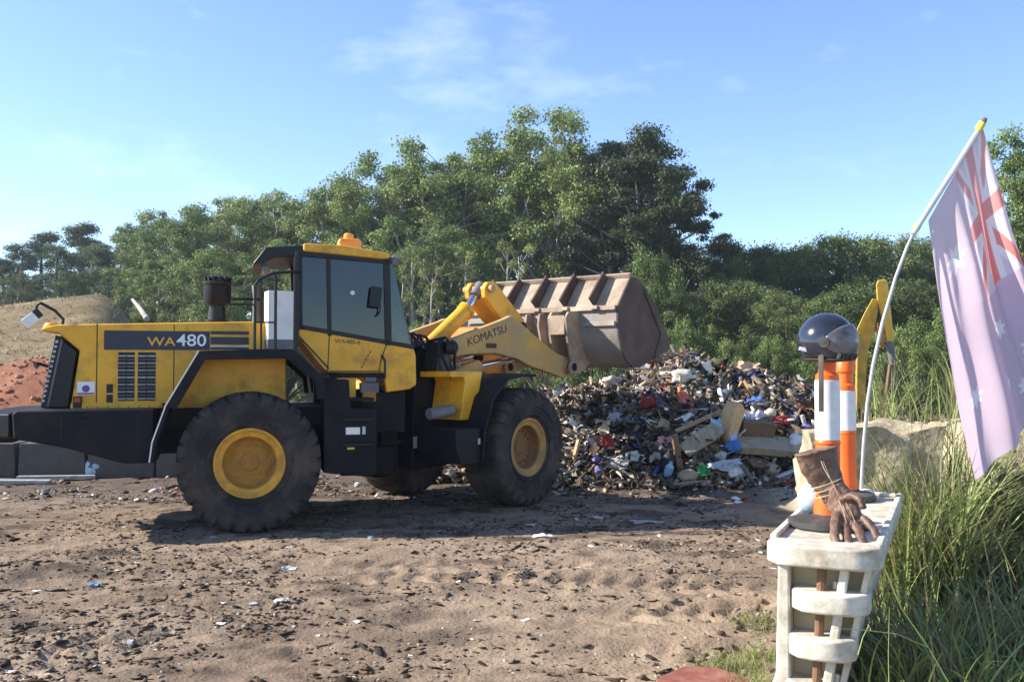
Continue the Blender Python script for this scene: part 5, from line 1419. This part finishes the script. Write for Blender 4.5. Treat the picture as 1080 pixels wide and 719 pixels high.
# rough beige block of rammed rubble standing behind the barrier
m_rubble = M('rammed_rubble', (0.40, 0.335, 0.225), rough=0.95, var=0.35, vscale=9, dirt=(0.20, 0.155, 0.095), dirt_amt=0.5, dirt_scale=7, bump=0.8, bscale=22, spec=0.1)
bm = bmesh.new(); bmesh.ops.create_cube(bm, size=1.0)
for v in bm.verts: v.co = Vector((v.co.x * 1.05, v.co.y * 0.6, v.co.z * 1.5 + 0.75))
bmesh.ops.subdivide_edges(bm, edges=bm.edges[:], cuts=13, use_grid_fill=True)
for v in bm.verts:
    n_ = mnoise.noise(v.co * 2.5) * 0.13 + mnoise.noise(v.co * 9.0) * 0.04
    v.co += Vector((v.co.x, v.co.y, (v.co.z - 0.75) * 0.6)).normalized() * n_
    if v.co.z > 1.2: v.co.z += 0.06 * v.co.x
me = bpy.data.meshes.new('rubble_block'); bm.to_mesh(me); bm.free(); me.materials.append(m_rubble); me.shade_smooth(); me.set_sharp_from_angle(angle=R_(50))
o = mesh_obj('rubble_block', me); o.location = (2.99, 7.98, 0.03); o.rotation_euler = (0, 0, -0.12)
tag(o, 'rough beige block of rammed rubble behind the two bollards', 'rubble block')
# ------------------------------------------------------------------ excavator in the pit
EX = empty('excavator', (8.6, 24.6, -2.25), R_(-20))
tag(EX, 'yellow excavator working beyond the heap, its folded arm showing above the grass', 'excavator')
EI = Matrix.Translation((8.6, 24.6, -2.25)) @ Matrix.Rotation(R_(-20), 4, 'Z')
EI = EI.inverted()
m_exy = M('excavator_yellow', (0.75, 0.42, 0.03), rough=0.5, var=0.15, dirt=(0.35, 0.20, 0.06), dirt_amt=0.4, dirt_scale=2)
for s in (-1, 1):
    b = MB(); pts = [(-1.9, 0.35), (-1.7, 0.08), (-1.4, 0.0), (1.4, 0.0), (1.7, 0.08), (1.9, 0.35), (1.85, 0.6), (1.5, 0.8), (-1.5, 0.8), (-1.85, 0.6)]
    b.prism([(p[0], p[1]) for p in pts], s * 1.05 - 0.28, s * 1.05 + 0.28); b.build('track', m_dark, EX, bevel=0.03)
MB().bb(-1.0, 1.0, -0.8, 0.8, 0.45, 0.95).build('undercarriage', m_dark, EX, bevel=0.03)
MB().prism([(-2.4, 1.0), (-2.5, 1.3), (-2.4, 1.95), (-0.4, 2.05), (1.3, 1.9), (1.35, 1.0)], -1.3, 1.3).build('upper_body', m_exy, EX, bevel=0.05)
ec = MB().prism([(-0.2, 1.95), (-0.25, 2.9), (-0.1, 2.98), (1.0, 2.98), (1.35, 2.4), (1.4, 1.5), (0.2, 1.5)], 0.35, 1.28).build('cab', m_exy, EX, bevel=0.04)
MB().prism([(0.0, 2.1), (0.0, 2.85), (0.95, 2.85), (1.2, 2.4), (1.2, 2.1)], 1.281, 1.29).build('cab_window', m_glass, ec, smooth=0)
def ex_plate(pts, d0, d1, name, mat, par=EX, bevel=0.03):
    """flat-sided box section through photo points, between two depths"""
    b = MB(); n = len(pts)
    lo = [EI @ at_depth(x, y, d0) for x, y in pts]; hi = [EI @ (at_depth(x, y, d0) + Vector((0.16, d1 - d0, 0))) for x, y in pts]
    fs = [tuple(range(n)), tuple(range(2 * n - 1, n - 1, -1))] + [(i, n + i, n + (i + 1) % n, (i + 1) % n) for i in range(n)]
    b.add(lo + hi, fs)
    o = b.build(name, mat, par, bevel=bevel)
    bm = bmesh.new(); bm.from_mesh(o.data); bmesh.ops.recalc_face_normals(bm, faces=bm.faces); bm.to_mesh(o.data); bm.free()
    return o
m_exs = M('excavator_shade_side', (0.60, 0.33, 0.03), rough=0.6, var=0.2, dirt=(0.25, 0.15, 0.06), dirt_amt=0.5, dirt_scale=2)  # darker yellow for the boom, its shade side put into the colour
bo = ex_plate([(903, 440), (903, 408), (904, 352), (913, 332), (921, 316), (926, 318), (926, 328), (922, 350), (915, 372), (913, 408), (914, 440)], 22.0, 22.5, 'boom', m_exs)
ex_plate([(901, 352), (911, 330), (920, 314), (923, 317), (914, 334), (905, 354)], 21.8, 21.98, 'boom_cylinder', m_exy, bo)
ar = ex_plate([(924, 300), (926, 295), (935, 295), (937, 304), (942, 350), (943, 364), (936, 366), (931, 340), (925, 318)], 22.0, 22.4, 'stick', m_exy)
b = MB(); b.tube([EI @ at_depth(938, 360, 21.9), EI @ at_depth(940, 372, 21.9), EI @ at_depth(941, 386, 21.9)], [0.09, 0.09, 0.06], 10); b.build('bucket_cylinder', m_grey, ar)
b = MB(); b.tube([EI @ at_depth(930, 366, 22.0), EI @ at_depth(928, 340, 22.0)], 0.07, 8); b.build('hose_bundle', M('rust_orange', (0.45, 0.16, 0.03), rough=0.7), ar)
ex_plate([(938, 384), (944, 383), (948, 398), (947, 418), (938, 424), (934, 415), (936, 400)], 21.8, 22.5, 'digging_bucket', M('digger_bucket', (0.16, 0.10, 0.06), rough=0.8, var=0.3, dirt=(0.3, 0.15, 0.06), dirt_amt=0.4))

# ------------------------------------------------------------------ trees
m_leaf = {
    'gum':  M('leaf_gum', (0.1, 0.13, 0.04), rough=0.6, var=0.15, vscale=0.8, attr='col', transl=0.22, rand=0.20, spec=0.3),
}
m_bark_pale = M('bark_pale', (0.40, 0.36, 0.31), rough=0.85, var=0.3, vscale=1.5, dirt=(0.16, 0.13, 0.10), dirt_amt=0.5, dirt_scale=1.2)
m_bark_dark = M('bark_dark', (0.10, 0.08, 0.06), rough=0.9, var=0.3, vscale=2)

def leaves_np(centres, radii, per, size, base_col, r, up=0.35, flat=0.62, colvar=0.25):
    """leaf-sprig faces spread through clumps; returns verts, quads, colours"""
    V = []; C = []
    for c, rad, cc in zip(centres, radii, r.normal(1, colvar * 0.6, (len(centres), 1))):
        n = int(per * (rad ** 2))
        d = r.normal(0, 1, (n, 3)); d /= np.linalg.norm(d, axis=1)[:, None]
        rr = rad * (r.random(n) ** 0.42)[:, None] * (1 + 0.22 * r.normal(0, 1, (n, 1)))
        p = d * rr; p[:, 2] *= flat
        p = p + c
        nrm = d * 0.6 + r.normal(0, 0.7, (n, 3)) + np.array([0, 0, up]); nrm /= np.linalg.norm(nrm, axis=1)[:, None]
        t = np.cross(nrm, r.normal(0, 1, (n, 3))); t /= np.linalg.norm(t, axis=1)[:, None]
        b = np.cross(nrm, t)
        s = size * r.uniform(0.55, 1.35, (n, 1))
        w = 0.55
        q = np.stack([p - t * s, p - b * s * w + t * s * 0.1, p + t * s, p + b * s * w + t * s * 0.1], 1)
        q[:, 1] -= nrm * s[:, :] * 0.25; q[:, 3] -= nrm * s[:, :] * 0.25
        V.append(q.reshape(-1, 3))
        col = np.array(base_col)[None] * np.clip(cc, 0.6, 1.5) * r.uniform(0.7, 1.35, (n, 1))
        yel = r.random((n, 1)) * 0.25
        col = col * (1 - yel) + np.array([base_col[0] * 1.5, base_col[1] * 1.25, base_col[2] * 0.7])[None] * yel
        C.append(np.repeat(col, 4, 0))
    V = np.concatenate(V); C = np.concatenate(C)
    Q = np.arange(len(V)).reshape(-1, 4)
    return V, Q, np.clip(C, 0.004, 0.5)

def tree_proto(kind, seed):
    """unit-height tree: (trunk mesh, crown mesh); built 10 m tall"""
    r = np.random.default_rng(seed); rn = random.Random(seed)
    tr = MB(); cs = []; rs = []
    if kind == 'gum':          # tall, forked, pale limbs, separate parasol clumps
        base = [(0, 0, -0.4), (0.06, 0, 1.5), (rn.uniform(-.3, .3), rn.uniform(-.2, .2), 3.4), (rn.uniform(-.4, .4), rn.uniform(-.3, .3), 5.4)]
        tr.tube(base, [0.26, 0.21, 0.17, 0.13], 8)
        nb = 8
        for k in range(nb):
            z0 = 3.0 + 2.4 * k / nb; a = k * 2.4 + rn.uniform(-.5, .5)
            t_ = (z0 - 1.5) / 3.9
            s0 = Vector(base[1]).lerp(Vector(base[3]), max(0, min(1, t_)))
            reach = rn.uniform(1.2, 2.6) * (1.0 - 0.25 * k / nb)
            e = Vector((math.cos(a) * reach, math.sin(a) * reach, z0 + rn.uniform(2.0, 3.6)))
            mid = s0.lerp(e, 0.5) + Vector((rn.uniform(-.2, .2), rn.uniform(-.2, .2), -0.25))
            tr.tube([s0, mid, e], [0.09, 0.06, 0.03], 6)
            for q in range(rn.randint(7, 10)):
                off = Vector((rn.gauss(0, .85), rn.gauss(0, .85), rn.gauss(0.0, .62)))
                cs.append(tuple(e + off)); rs.append(rn.uniform(0.28, 0.72))
                tr.tube([e.lerp(mid, 0.25), e + off * 0.8], [0.03, 0.012], 4)
        for q in range(14):
            cs.append((rn.gauss(0, .95), rn.gauss(0, .95), rn.uniform(7.6, 9.5))); rs.append(rn.uniform(0.3, 0.7))
        for q in range(12):
            a = rn.uniform(0, 6.28); cs.append((math.cos(a) * rn.uniform(.8, 2.0), math.sin(a) * rn.uniform(.8, 2.0), rn.uniform(3.6, 5.8))); rs.append(rn.uniform(0.4, 0.75))
        col = (0.175, 0.235, 0.078); per = 1350; size = 0.062; flat = 0.66
    elif kind == 'airy':       # open layered crown with sky showing through
        base = [(0, 0, -0.4), (0.1, 0, 2.0), (0.25, 0.1, 4.5), (0.15, 0.1, 7.0), (0.2, 0.1, 9.2)]
        tr.tube(base, [0.24, 0.2, 0.15, 0.09, 0.03], 8)
        for k in range(26):
            z0 = 2.8 + 6.3 * k / 26; a = k * 2.2 + rn.uniform(-.4, .4)
            s0 = Vector((0.18, 0.08, z0 - 0.5)); reach = (2.9 - 0.22 * (z0 - 3)) * rn.uniform(0.55, 1.1)
            e = Vector((math.cos(a) * reach, math.sin(a) * reach, z0 + rn.uniform(0.1, 0.9)))
            tr.tube([s0, s0.lerp(e, .5) + Vector((0, 0, -.1)), e], [0.07, 0.045, 0.02], 5)
            for q in range(6):
                f = rn.uniform(0.35, 1.12); pp = s0.lerp(e, f)
                cs.append((pp.x + rn.gauss(0, .35), pp.y + rn.gauss(0, .35), pp.z + rn.gauss(.12, .16))); rs.append(rn.uniform(0.30, 0.74))
        cs.append((0.2, 0.1, 9.4)); rs.append(0.5)
        col = (0.058, 0.080, 0.032); per = 1500; size = 0.058; flat = 0.45
    elif kind == 'dense':      # broad round-topped forest tree, foliage to low down
        tr.tube([(0, 0, -0.4), (0.1, 0, 2), (0, 0.1, 5), (0.1, 0, 7.5)], [0.28, 0.22, 0.14, 0.06], 8)
        for k in range(80):
            a = rn.uniform(0, 6.28); z0 = 0.9 + 8.2 * rn.random() ** 0.85
            R = 3.1 * math.sqrt(max(0.06, 1 - ((z0 - 4.6) / 5.2) ** 2)) * rn.uniform(0.55, 1.0)
            e = (math.cos(a) * R, math.sin(a) * R, z0)
            cs.append(e); rs.append(rn.uniform(0.4, 0.95))
            if k % 3 == 0: tr.tube([(0, 0.05, max(1, z0 - 1.6)), e], [0.06, 0.02], 5)
        col = (0.110, 0.150, 0.052); per = 760; size = 0.075; flat = 0.8
    elif kind == 'hoop':       # narrow upright dark conifer-like tree of the far left
        tr.tube([(0, 0, -0.4), (0, 0, 5), (0, 0, 9.4)], [0.22, 0.13, 0.03], 7)
        for k in range(40):
            a = rn.uniform(0, 6.28); z0 = 1.5 + 8.0 * rn.random()
            R = (1.9 - 0.14 * (z0 - 1.5)) * rn.uniform(0.35, 1.05)
            e = (math.cos(a) * R, math.sin(a) * R, z0)
            cs.append(e); rs.append(rn.uniform(0.45, 0.85))
            if k % 3 == 0: tr.tube([(0, 0, z0 - .4), e], [0.05, 0.015], 4)
        col = (0.090, 0.130, 0.065); per = 900; size = 0.08; flat = 0.75
    elif kind == 'sapling':    # slim pale stem, little crown at the top
        base = [(0, 0, -0.4), (0.15, 0, 3), (0.0, 0.1, 6), (0.2, 0, 9.0)]
        tr.tube(base, [0.17, 0.15, 0.12, 0.05], 7)
        for k in range(9):
            a = rn.uniform(0, 6.28); z0 = rn.uniform(5.5, 9.2); e = (math.cos(a) * rn.uniform(.3, 1.3), math.sin(a) * rn.uniform(.3, 1.3), z0 + .4)
            cs.append(e); rs.append(rn.uniform(0.3, 0.6)); tr.tube([(0.05, 0.05, z0 - .6), e], [0.05, 0.02], 4)
        col = (0.19, 0.22, 0.08); per = 900; size = 0.075; flat = 0.7
    else:                      # bush
        for k in range(46):
            a = rn.uniform(0, 6.28); z0 = 1.0 + 7.6 * rn.random()
            R = 4.6 * math.sqrt(max(0.05, 1 - ((z0 - 3.2) / 6.6) ** 2)) * rn.uniform(0.3, 1.0)
            e = (math.cos(a) * R, math.sin(a) * R, z0); cs.append(e); rs.append(rn.uniform(0.6, 1.3))
            tr.tube([(0, 0, -0.3), (e[0] * .5, e[1] * .5, z0 * .45), e], [0.12, 0.08, 0.03], 5)
        col = (0.135, 0.19, 0.06); per = 480; size = 0.115; flat = 0.85
    V, Q, C = leaves_np(np.array(cs), np.array(rs), per, size, col, r, flat=flat)
    crown = np_mesh(kind + '_crown', V, [Q], m_leaf['gum'], C)
    me = bpy.data.meshes.new(kind + '_trunk'); me.from_pydata(tr.v, [], tr.f); me.shade_smooth()
    me.materials.append(m_bark_pale if kind in ('gum', 'airy', 'sapling') else m_bark_dark)
    return me, crown
PROTO = {}
for kind, seeds in (('gum', (1, 2, 3, 4)), ('airy', (5, 6)), ('dense', (7, 8, 9, 13)), ('hoop', (10, 11)), ('bush', (12, 14)), ('sapling', (21, 22))):
    PROTO[kind] = [tree_proto(kind, s) for s in seeds]
_cnt = {}
def tree(kind, px, top, depth, wide, name, label, group, var=None, base_z=None):
    i = _cnt.get(kind, 0); _cnt[kind] = i + 1
    tm, cmh = PROTO[kind][i % len(PROTO[kind]) if var is None else var]
    q = at_depth(px, top, depth)
    z0 = gh(q.x, q.y) if base_z is None else base_z
    h = max(q.z - z0, 0.6)
    e = empty(name, (q.x, q.y, z0), (i * 2.39996) % 6.283)
    s = h / 9.9
    e.scale = (s * wide, s * wide, s)
    mesh_obj('trunk', tm, e); mesh_obj('crown', cmh, e)
    tag(e, label, 'shrub' if kind == 'bush' else 'tree', group)
    return e
ORD = ['first', 'second', 'third', 'fourth', 'fifth', 'sixth', 'seventh', 'eighth', 'ninth', 'tenth', 'eleventh', 'twelfth', 'thirteenth', 'fourteenth', 'fifteenth', 'sixteenth', 'seventeenth', 'eighteenth', 'nineteenth', 'twentieth', 'twenty-first', 'twenty-second', 'twenty-third', 'twenty-fourth', 'twenty-fifth', 'twenty-sixth']
# far left hill top
G1 = 'dark trees on the far left hilltop'
for k, (x, t, d, w) in enumerate(((-14, 266, 108, 1.6), (4, 272, 96, 1.7), (24, 256, 110, 1.6), (44, 244, 112, 1.5), (60, 256, 96, 1.7), (86, 236, 112, 1.6), (98, 254, 98, 1.7), (112, 262, 94, 1.7), (128, 258, 110, 1.6))):
    tree('hoop', x, t, d, w, 'hill_tree', f'{ORD[k]} dark tree from the left on the far left hilltop', G1)
# middle gums rising to the right
G2 = 'gum trees in the row behind the loader'
for k, (x, t, d, w) in enumerate(((148, 224, 88, 0.9), (184, 216, 74, 0.95), (215, 214, 86, 1.0), (245, 206, 84, 1.0), (282, 206, 86, 0.95), (318, 194, 80, 0.95), (352, 192, 78, 0.95), (398, 160, 80, 0.9), (440, 150, 78, 0.95), (474, 168, 84, 0.9), (512, 140, 78, 0.9), (552, 130, 82, 0.85), (586, 118, 76, 0.9), (612, 150, 86, 0.8))):
    lab = f'{ORD[k]} gum tree from the left in the tall row behind the loader'
    if k == 1: lab = 'gum tree with thick pale trunk showing above the loader hood'
    if k == 12: lab = 'tallest gum tree in the row, its crown highest against the sky'
    tree('gum', x, t, d, w, 'gum_tree', lab, G2)
for k, (x, t, d, w) in enumerate(((20, 286, 90, 1.2), (75, 284, 88, 1.2), (128, 280, 88, 1.2), (165, 270, 96, 1.2), (205, 262, 98, 1.2), (250, 256, 98, 1.2), (300, 250, 96, 1.2), (350, 244, 96, 1.2), (405, 238, 98, 1.2), (455, 240, 96, 1.2), (640, 262, 94, 1.0))):
    tree('dense', x, t, d, w, 'understorey_tree', f'{ORD[k]} low leafy tree from the left filling in beneath the tall row', 'low trees beneath the tall row')
# second, lower rank of lit crowns in front of the gums
G3 = 'lower gums in front of the tall row'
for k, (x, t, d, w) in enumerate(((168, 262, 66, 1.1), (228, 258, 64, 1.1), (300, 250, 66, 1.1), (372, 238, 64, 1.1), (466, 226, 62, 0.9))):
    tree('gum', x, t, d, w, 'gum_tree', f'{ORD[k]} lower gum from the left in front of the tall row', G3)
for k, (x, t, d) in enumerate(((424, 268, 58), (436, 262, 57), (447, 258, 58), (455, 280, 56), (414, 285, 57), (490, 262, 58), (536, 250, 60), (548, 256, 59))):
    tree('sapling', x, t, d, 0.7, 'gum_sapling', f'{ORD[k]} thin pale-stemmed gum from the left between cab and bucket', 'thin pale-stemmed gums behind the cab')
tree('airy', 672, 138, 72, 0.98, 'shade_tree', 'dark open-crowned tree with layered branches above the bucket', 'dark open trees above the bucket', 0)
tree('airy', 708, 168, 70, 0.9, 'shade_tree', 'dark drooping tree at the right edge of the tall group', 'dark open trees above the bucket', 1)
tree('airy', 640, 165, 74, 0.8, 'shade_tree', 'dark open tree between the tallest gum and the layered tree', 'dark open trees above the bucket', 1)
# right wood
G4 = 'dense trees of the low wood on the right'
lst = []
for k in range(13):
    x = 748 + k * 24 + random.uniform(-5, 5)
    lst.append((x, 250 + random.uniform(-8, 6) - (4 if k > 5 else 0), 74 + random.uniform(-4, 6), random.uniform(0.85, 1.05)))
for k, (x, t, d, w) in enumerate(lst):
    tree('dense', x, t, d, w, 'forest_tree', f'{ORD[k]} dense round-topped tree from the left along the top of the right wood', G4)
G5 = 'dense trees at the front of the right wood'
for k in range(11):
    x = 705 + k * 31 + random.uniform(-7, 7)
    tree('dense', x, 296 + random.uniform(-14, 16), 58 + random.uniform(-3, 3), random.uniform(0.95, 1.2), 'forest_tree', f'{ORD[k]} dense tree from the left in the front rank of the right wood', G5)
G6 = 'shrubs at the foot of the wood'
for k, (x, t, d, w) in enumerate(((690, 248, 56, 0.42), (732, 322, 46, 0.62), (655, 300, 50, 0.6), (600, 305, 52, 0.7), (540, 335, 54, 0.9), (490, 335, 54, 0.9), (440, 335, 54, 0.9), (400, 312, 56, 0.8), (776, 352, 44, 0.8), (822, 345, 46, 0.8), (868, 350, 44, 0.8), (965, 330, 36, 0.7), (1000, 310, 38, 0.7), (1050, 300, 40, 0.8), (240, 300, 58, 0.8), (205, 305, 58, 0.8), (155, 315, 60, 0.7), (300, 300, 60, 0.8), (350, 300, 60, 0.8), (630, 330, 44, 0.9), (690, 340, 42, 0.9), (580, 335, 46, 0.9), (910, 345, 42, 0.9))):
    lab = f'green shrub at the foot of the wood, {ORD[k]} of the row' 
    if k == 0: lab = 'light green bush crown just right of the bucket top'
    if k == 1: lab = 'yellow-green bush right of the bucket above the heap'
    tree('bush', x, t, d, w, 'shrub', lab, G6)
# near tree at the right edge
tree('gum', 1082, 132, 40, 0.75, 'gum_tree', 'gum tree cut by the right edge behind the flag', None, 0)
tree('gum', 1120, 160, 44, 0.8, 'gum_tree', 'gum tree mostly outside the right edge behind the flag', None, 2)
tree('dense', 1050, 262, 42, 0.8, 'forest_tree', 'dense tree behind the flag at the right edge', None, 1)
for k in range(9):
    e = tree('dense', 1085 + k * 55, 250 + 10 * (k % 3), 66 + 4 * (k % 4), 1.1, 'far_wood', 'dense wood running on beyond the right edge', None)
    e['kind'] = 'stuff'
# pale fallen log on the hillside
b = MB(); l0 = at_depth(140, 316, 50); l1 = at_depth(155, 336, 47)
b.tube([l0, l0.lerp(l1, .5) + Vector((0, 0, .05)), l1], [0.08, 0.12, 0.14], 8)
tag(b.build('fallen_log', m_bark_pale), 'pale leaning log at the edge of the cleared hillside', 'log')

# ------------------------------------------------------------------ grass
def blades(n, pos, length, width, lean, col, r, seg=4, droop=0.5, heading=None, dryf=0.28):
    a = r.uniform(0, 2 * np.pi, n) if heading is None else heading + r.normal(0, .5, n)
    dirx, diry = np.cos(a), np.sin(a)
    Ls = length * r.uniform(0.55, 1.25, n)
    ln = np.abs(r.normal(lean, lean * 0.5, n)); dp = droop * r.uniform(0.4, 1.5, n)
    V = []
    wa = a + np.pi / 2 + r.normal(0, .6, n)
    for s in range(seg + 1):
        t = s / seg
        h = Ls * (t - dp * 0.42 * t ** 3); o = Ls * (ln * t + dp * 0.55 * t ** 2.5)
        c = pos + np.stack([dirx * o, diry * o, h], 1)
        w = (width * (1 - t) ** 0.7 * r.uniform(.9, 1.1, n) + 0.0006)[:, None] * np.stack([np.cos(wa), np.sin(wa), np.zeros(n)], 1)
        V.append(c - w); V.append(c + w)
    V = np.stack(V, 1)
    m_ = 2 * (seg + 1)
    base = (np.arange(n) * m_)[:, None]
    Q = np.concatenate([base + np.array([2 * s, 2 * s + 1, 2 * s + 3, 2 * s + 2])[None] for s in range(seg)], 0)
    cc = np.array(col)[None] * r.uniform(0.6, 1.4, (n, 1))
    dry = (r.random((n, 1)) < dryf)
    cc = np.where(dry, np.array([0.30, 0.25, 0.13])[None] * r.uniform(.6, 1.2, (n, 1)), cc)
    return V.reshape(-1, 3), Q, np.repeat(cc, m_, 0)
def blade_mesh(name, parts, mat):
    V = []; Q = []; C = []; o = 0
    for v, q, c in parts:
        V.append(v); Q.append(q + o); C.append(c); o += len(v)
    return np_mesh(name, np.concatenate(V), [np.concatenate(Q)], mat, np.clip(np.concatenate(C), .01, .7))
m_grass = M('grass_blade', (0.12, 0.17, 0.05), rough=0.55, var=0.15, vscale=3, attr='col', transl=0.3, spec=0.3)
rg = np.random.default_rng(5)
GC = (0.27, 0.33, 0.11)
# rough grass over the verge: nobody could count it
parts = []
n = 11000; y = 3.6 + 5.4 * rg.random(n) ** 1.25; x = 2.15 + 0.46 * (y - 5) + rg.uniform(0.0, 1.0, n) ** 0.8 * 4.2
k = vnoise(x * 1.3, y * 1.3, 81, 3) + rg.normal(0, .15, n) > 0.0
x, y = x[k], y[k]; pos = np.stack([x, y, ground_h(x, y) - 0.02], 1)
parts.append(blades(len(pos), pos, 0.36, 0.0050, 0.40, (0.13, 0.18, 0.055), rg, droop=0.7, dryf=0.5))
n = 7000; y = rg.uniform(3.6, 9.0, n); x = 2.15 + 0.46 * (y - 5) + rg.uniform(0, 1, n) * 4
pos = np.stack([x, y, ground_h(x, y) - 0.01], 1); parts.append(blades(n, pos, 0.22, 0.004, 1.1, (0.22, 0.17, 0.09), rg, droop=0.7))
# small green tufts left of the barrier
for (cx, cy, nn) in ((1.52, 5.9, 420), (1.48, 6.5, 420), (1.95, 7.6, 200), (1.46, 5.35, 260), (1.72, 6.75, 200)):
    xx = rg.normal(cx, .10, nn); yy = rg.normal(cy, .14, nn); pos = np.stack([xx, yy, ground_h(xx, yy) - 0.01], 1)
    parts.append(blades(nn, pos, 0.11, 0.0035, 0.7, (0.19, 0.25, 0.07), rg, seg=3, dryf=0.4))
tag(mesh_obj('rough_grass', blade_mesh('rough_grass', parts, m_grass)), 'rough green and dry grass covering the verge right of the barrier', 'grass', kind='stuff')
# dry grass on the cleared hillside
n = 5000; y = rg.uniform(38.5, 62, n); x = -y * rg.uniform(0.16, 0.60, n); pos = np.stack([x, y, ground_h(x, y) - 0.05], 1)
hp_ = blades(n, pos, 0.20, 0.03, 0.7, (0.20, 0.15, 0.08), rg, seg=2)
n = 1400; y = rg.uniform(44, 64, n); x = -y * rg.uniform(0.14, 0.42, n); pos = np.stack([x, y, ground_h(x, y) - 0.05], 1)
hp2 = blades(n, pos, 0.35, 0.05, 0.5, (0.13, 0.16, 0.05), rg, seg=2)
tag(mesh_obj('hill_grass', blade_mesh('hill_grass', [hp_, hp2], m_grass)), 'dry brown grass on the cleared hillside behind the loader hood', 'grass', kind='stuff')
# tall grass clumps that can be told apart
def clump(px, dep, n, length, spread, lean, label, heading=None, width=0.009, droop=0.6):
    q = at_depth(px, 500, dep); z = gh(q.x, q.y)
    pos = np.stack([rg.normal(0, spread, n), rg.normal(0, spread, n), np.full(n, -0.02)], 1)
    p = [blades(n, pos, length, width, lean, GC, rg, seg=6, droop=droop, heading=heading, dryf=0.36)]
    k = max(2, n // 16)
    p.append(blades(k, pos[:k] * 0.6, length * 1.35, width * 0.45, lean * 0.5, (0.28, 0.30, 0.13), rg, seg=6, droop=0.2))
    o = mesh_obj('tall_grass', blade_mesh('tall_grass', p, m_grass))
    o.location = (q.x, q.y, z)
    tag(o, label, 'grass clump', 'tall grass clumps beside the barrier')
clump(985, 7.4, 620, 1.42, 0.18, 0.14, 'tallest green grass clump between the flag pole and the flag')
clump(952, 7.35, 380, 1.05, 0.12, 0.16, 'green grass clump just right of the pole foot')
clump(1012, 8.4, 260, 1.55, 0.22, 0.14, 'high thin grass clump behind the lower flag')
clump(945, 10.0, 90, 0.8, 0.15, 0.25, 'grass clump on the bank left of the tallest clump')
clump(1060, 7.4, 260, 0.75, 0.25, 0.3, 'bushy grass clump under the flag hem')
clump(1078, 6.0, 220, 0.7, 0.2, 0.35, 'shaded grass clump at the right edge below the flag')
clump(975, 5.6, 150, 0.75, 0.16, 0.35, 'shaded grass clump right of the barrier end')
clump(955, 5.2, 200, 0.6, 0.18, 0.3, 'shaded grass clump against the right flank of the barrier')
clump(945, 6.1, 160, 0.55, 0.14, 0.25, 'grass clump at the middle of the right barrier flank')
clump(1030, 5.1, 160, 0.6, 0.2, 0.4, 'shaded grass clump in the lower right corner')
clump(938, 12.0, 90, 0.8, 0.2, 0.25, 'far grass clump on the spoil bank below the excavator')
clump(1040, 10.5, 140, 1.0, 0.3, 0.2, 'grass clump on the bank behind the flag')
# long arching stalks in front of the barrier
b = MB()
def arch(pts, r0, r1): 
    n_ = len(pts); b.tube(pts, [r0 + (r1 - r0) * i / (n_ - 1) for i in range(n_)], 5, flat=0.5)
arch([at_depth(1010, 735, 4.5), at_depth(978, 680, 4.5), at_depth(950, 640, 4.52), at_depth(933, 598, 4.55)], 0.007, 0.002)
arch([at_depth(978, 682, 4.5), at_depth(945, 668, 4.48), at_depth(910, 664, 4.46), at_depth(880, 662, 4.45)], 0.006, 0.002)
arch([at_depth(938, 735, 4.55), at_depth(937, 690, 4.55), at_depth(938, 640, 4.55)], 0.006, 0.002)
arch([at_depth(905, 690, 4.5), at_depth(910, 672, 4.5), at_depth(916, 660, 4.5)], 0.006, 0.003)
tag(b.build('grass_stalk', M('stalk_green', (0.25, 0.32, 0.10), rough=0.5, var=0.2, transl=0.2)), 'long pale green arching grass stalks in front of the barrier shade', 'grass stalk')
# shrub behind the flag hem, white plastic bits in the grass
tree('bush', 1068, 486, 7.9, 0.75, 'shrub', 'small dark rounded shrub under the hem of the flag', None, 0)
for k, (px, py, dep, s, lab) in enumerate(((1032, 566, 5.9, 0.16, 'white plastic scrap caught in the grass below the flag'), (998, 545, 6.2, 0.18, 'greyish plastic film at the base of the tallest grass'), (1040, 622, 5.2, 0.14, 'grey plastic film low in the shaded grass'))):
    o = crumple('plastic_scrap', s, s * 0.8, c_wht if k == 0 else c_gry, 0.06, 60 + k, 7, 0.004)
    d_ = pxray(px, py); q = Vector((0, 0, CAM_H)) + d_ * 3.5
    while q.z > gh(q.x, q.y) + 0.12: q = q + d_ * 0.03
    o.location = (q.x, q.y - 0.1, gh(q.x, q.y) + 0.26); o.rotation_euler = (0.8, 0.2, 0.4 * k); tag(o, lab, 'litter')

# ------------------------------------------------------------------ thin morning haze
b = MB(); b.bb(-460, 460, -90, 560, -6.0, 62.0)
hz_m = bpy.data.materials.new('haze_air'); hz_m.use_nodes = True
hn = hz_m.node_tree; hn.nodes.clear()
ho = hn.nodes.new('ShaderNodeOutputMaterial'); hv = hn.nodes.new('ShaderNodeVolumePrincipled')
hv.inputs['Color'].default_value = (0.80, 0.90, 1.0, 1); hv.inputs['Density'].default_value = 0.00038; hv.inputs['Anisotropy'].default_value = 0.3
hn.links.new(hv.outputs['Volume'], ho.inputs['Volume'])
tag(b.build('haze', hz_m, None, smooth=0), 'thin pale haze hanging over the yard and the wood', 'haze', kind='stuff')
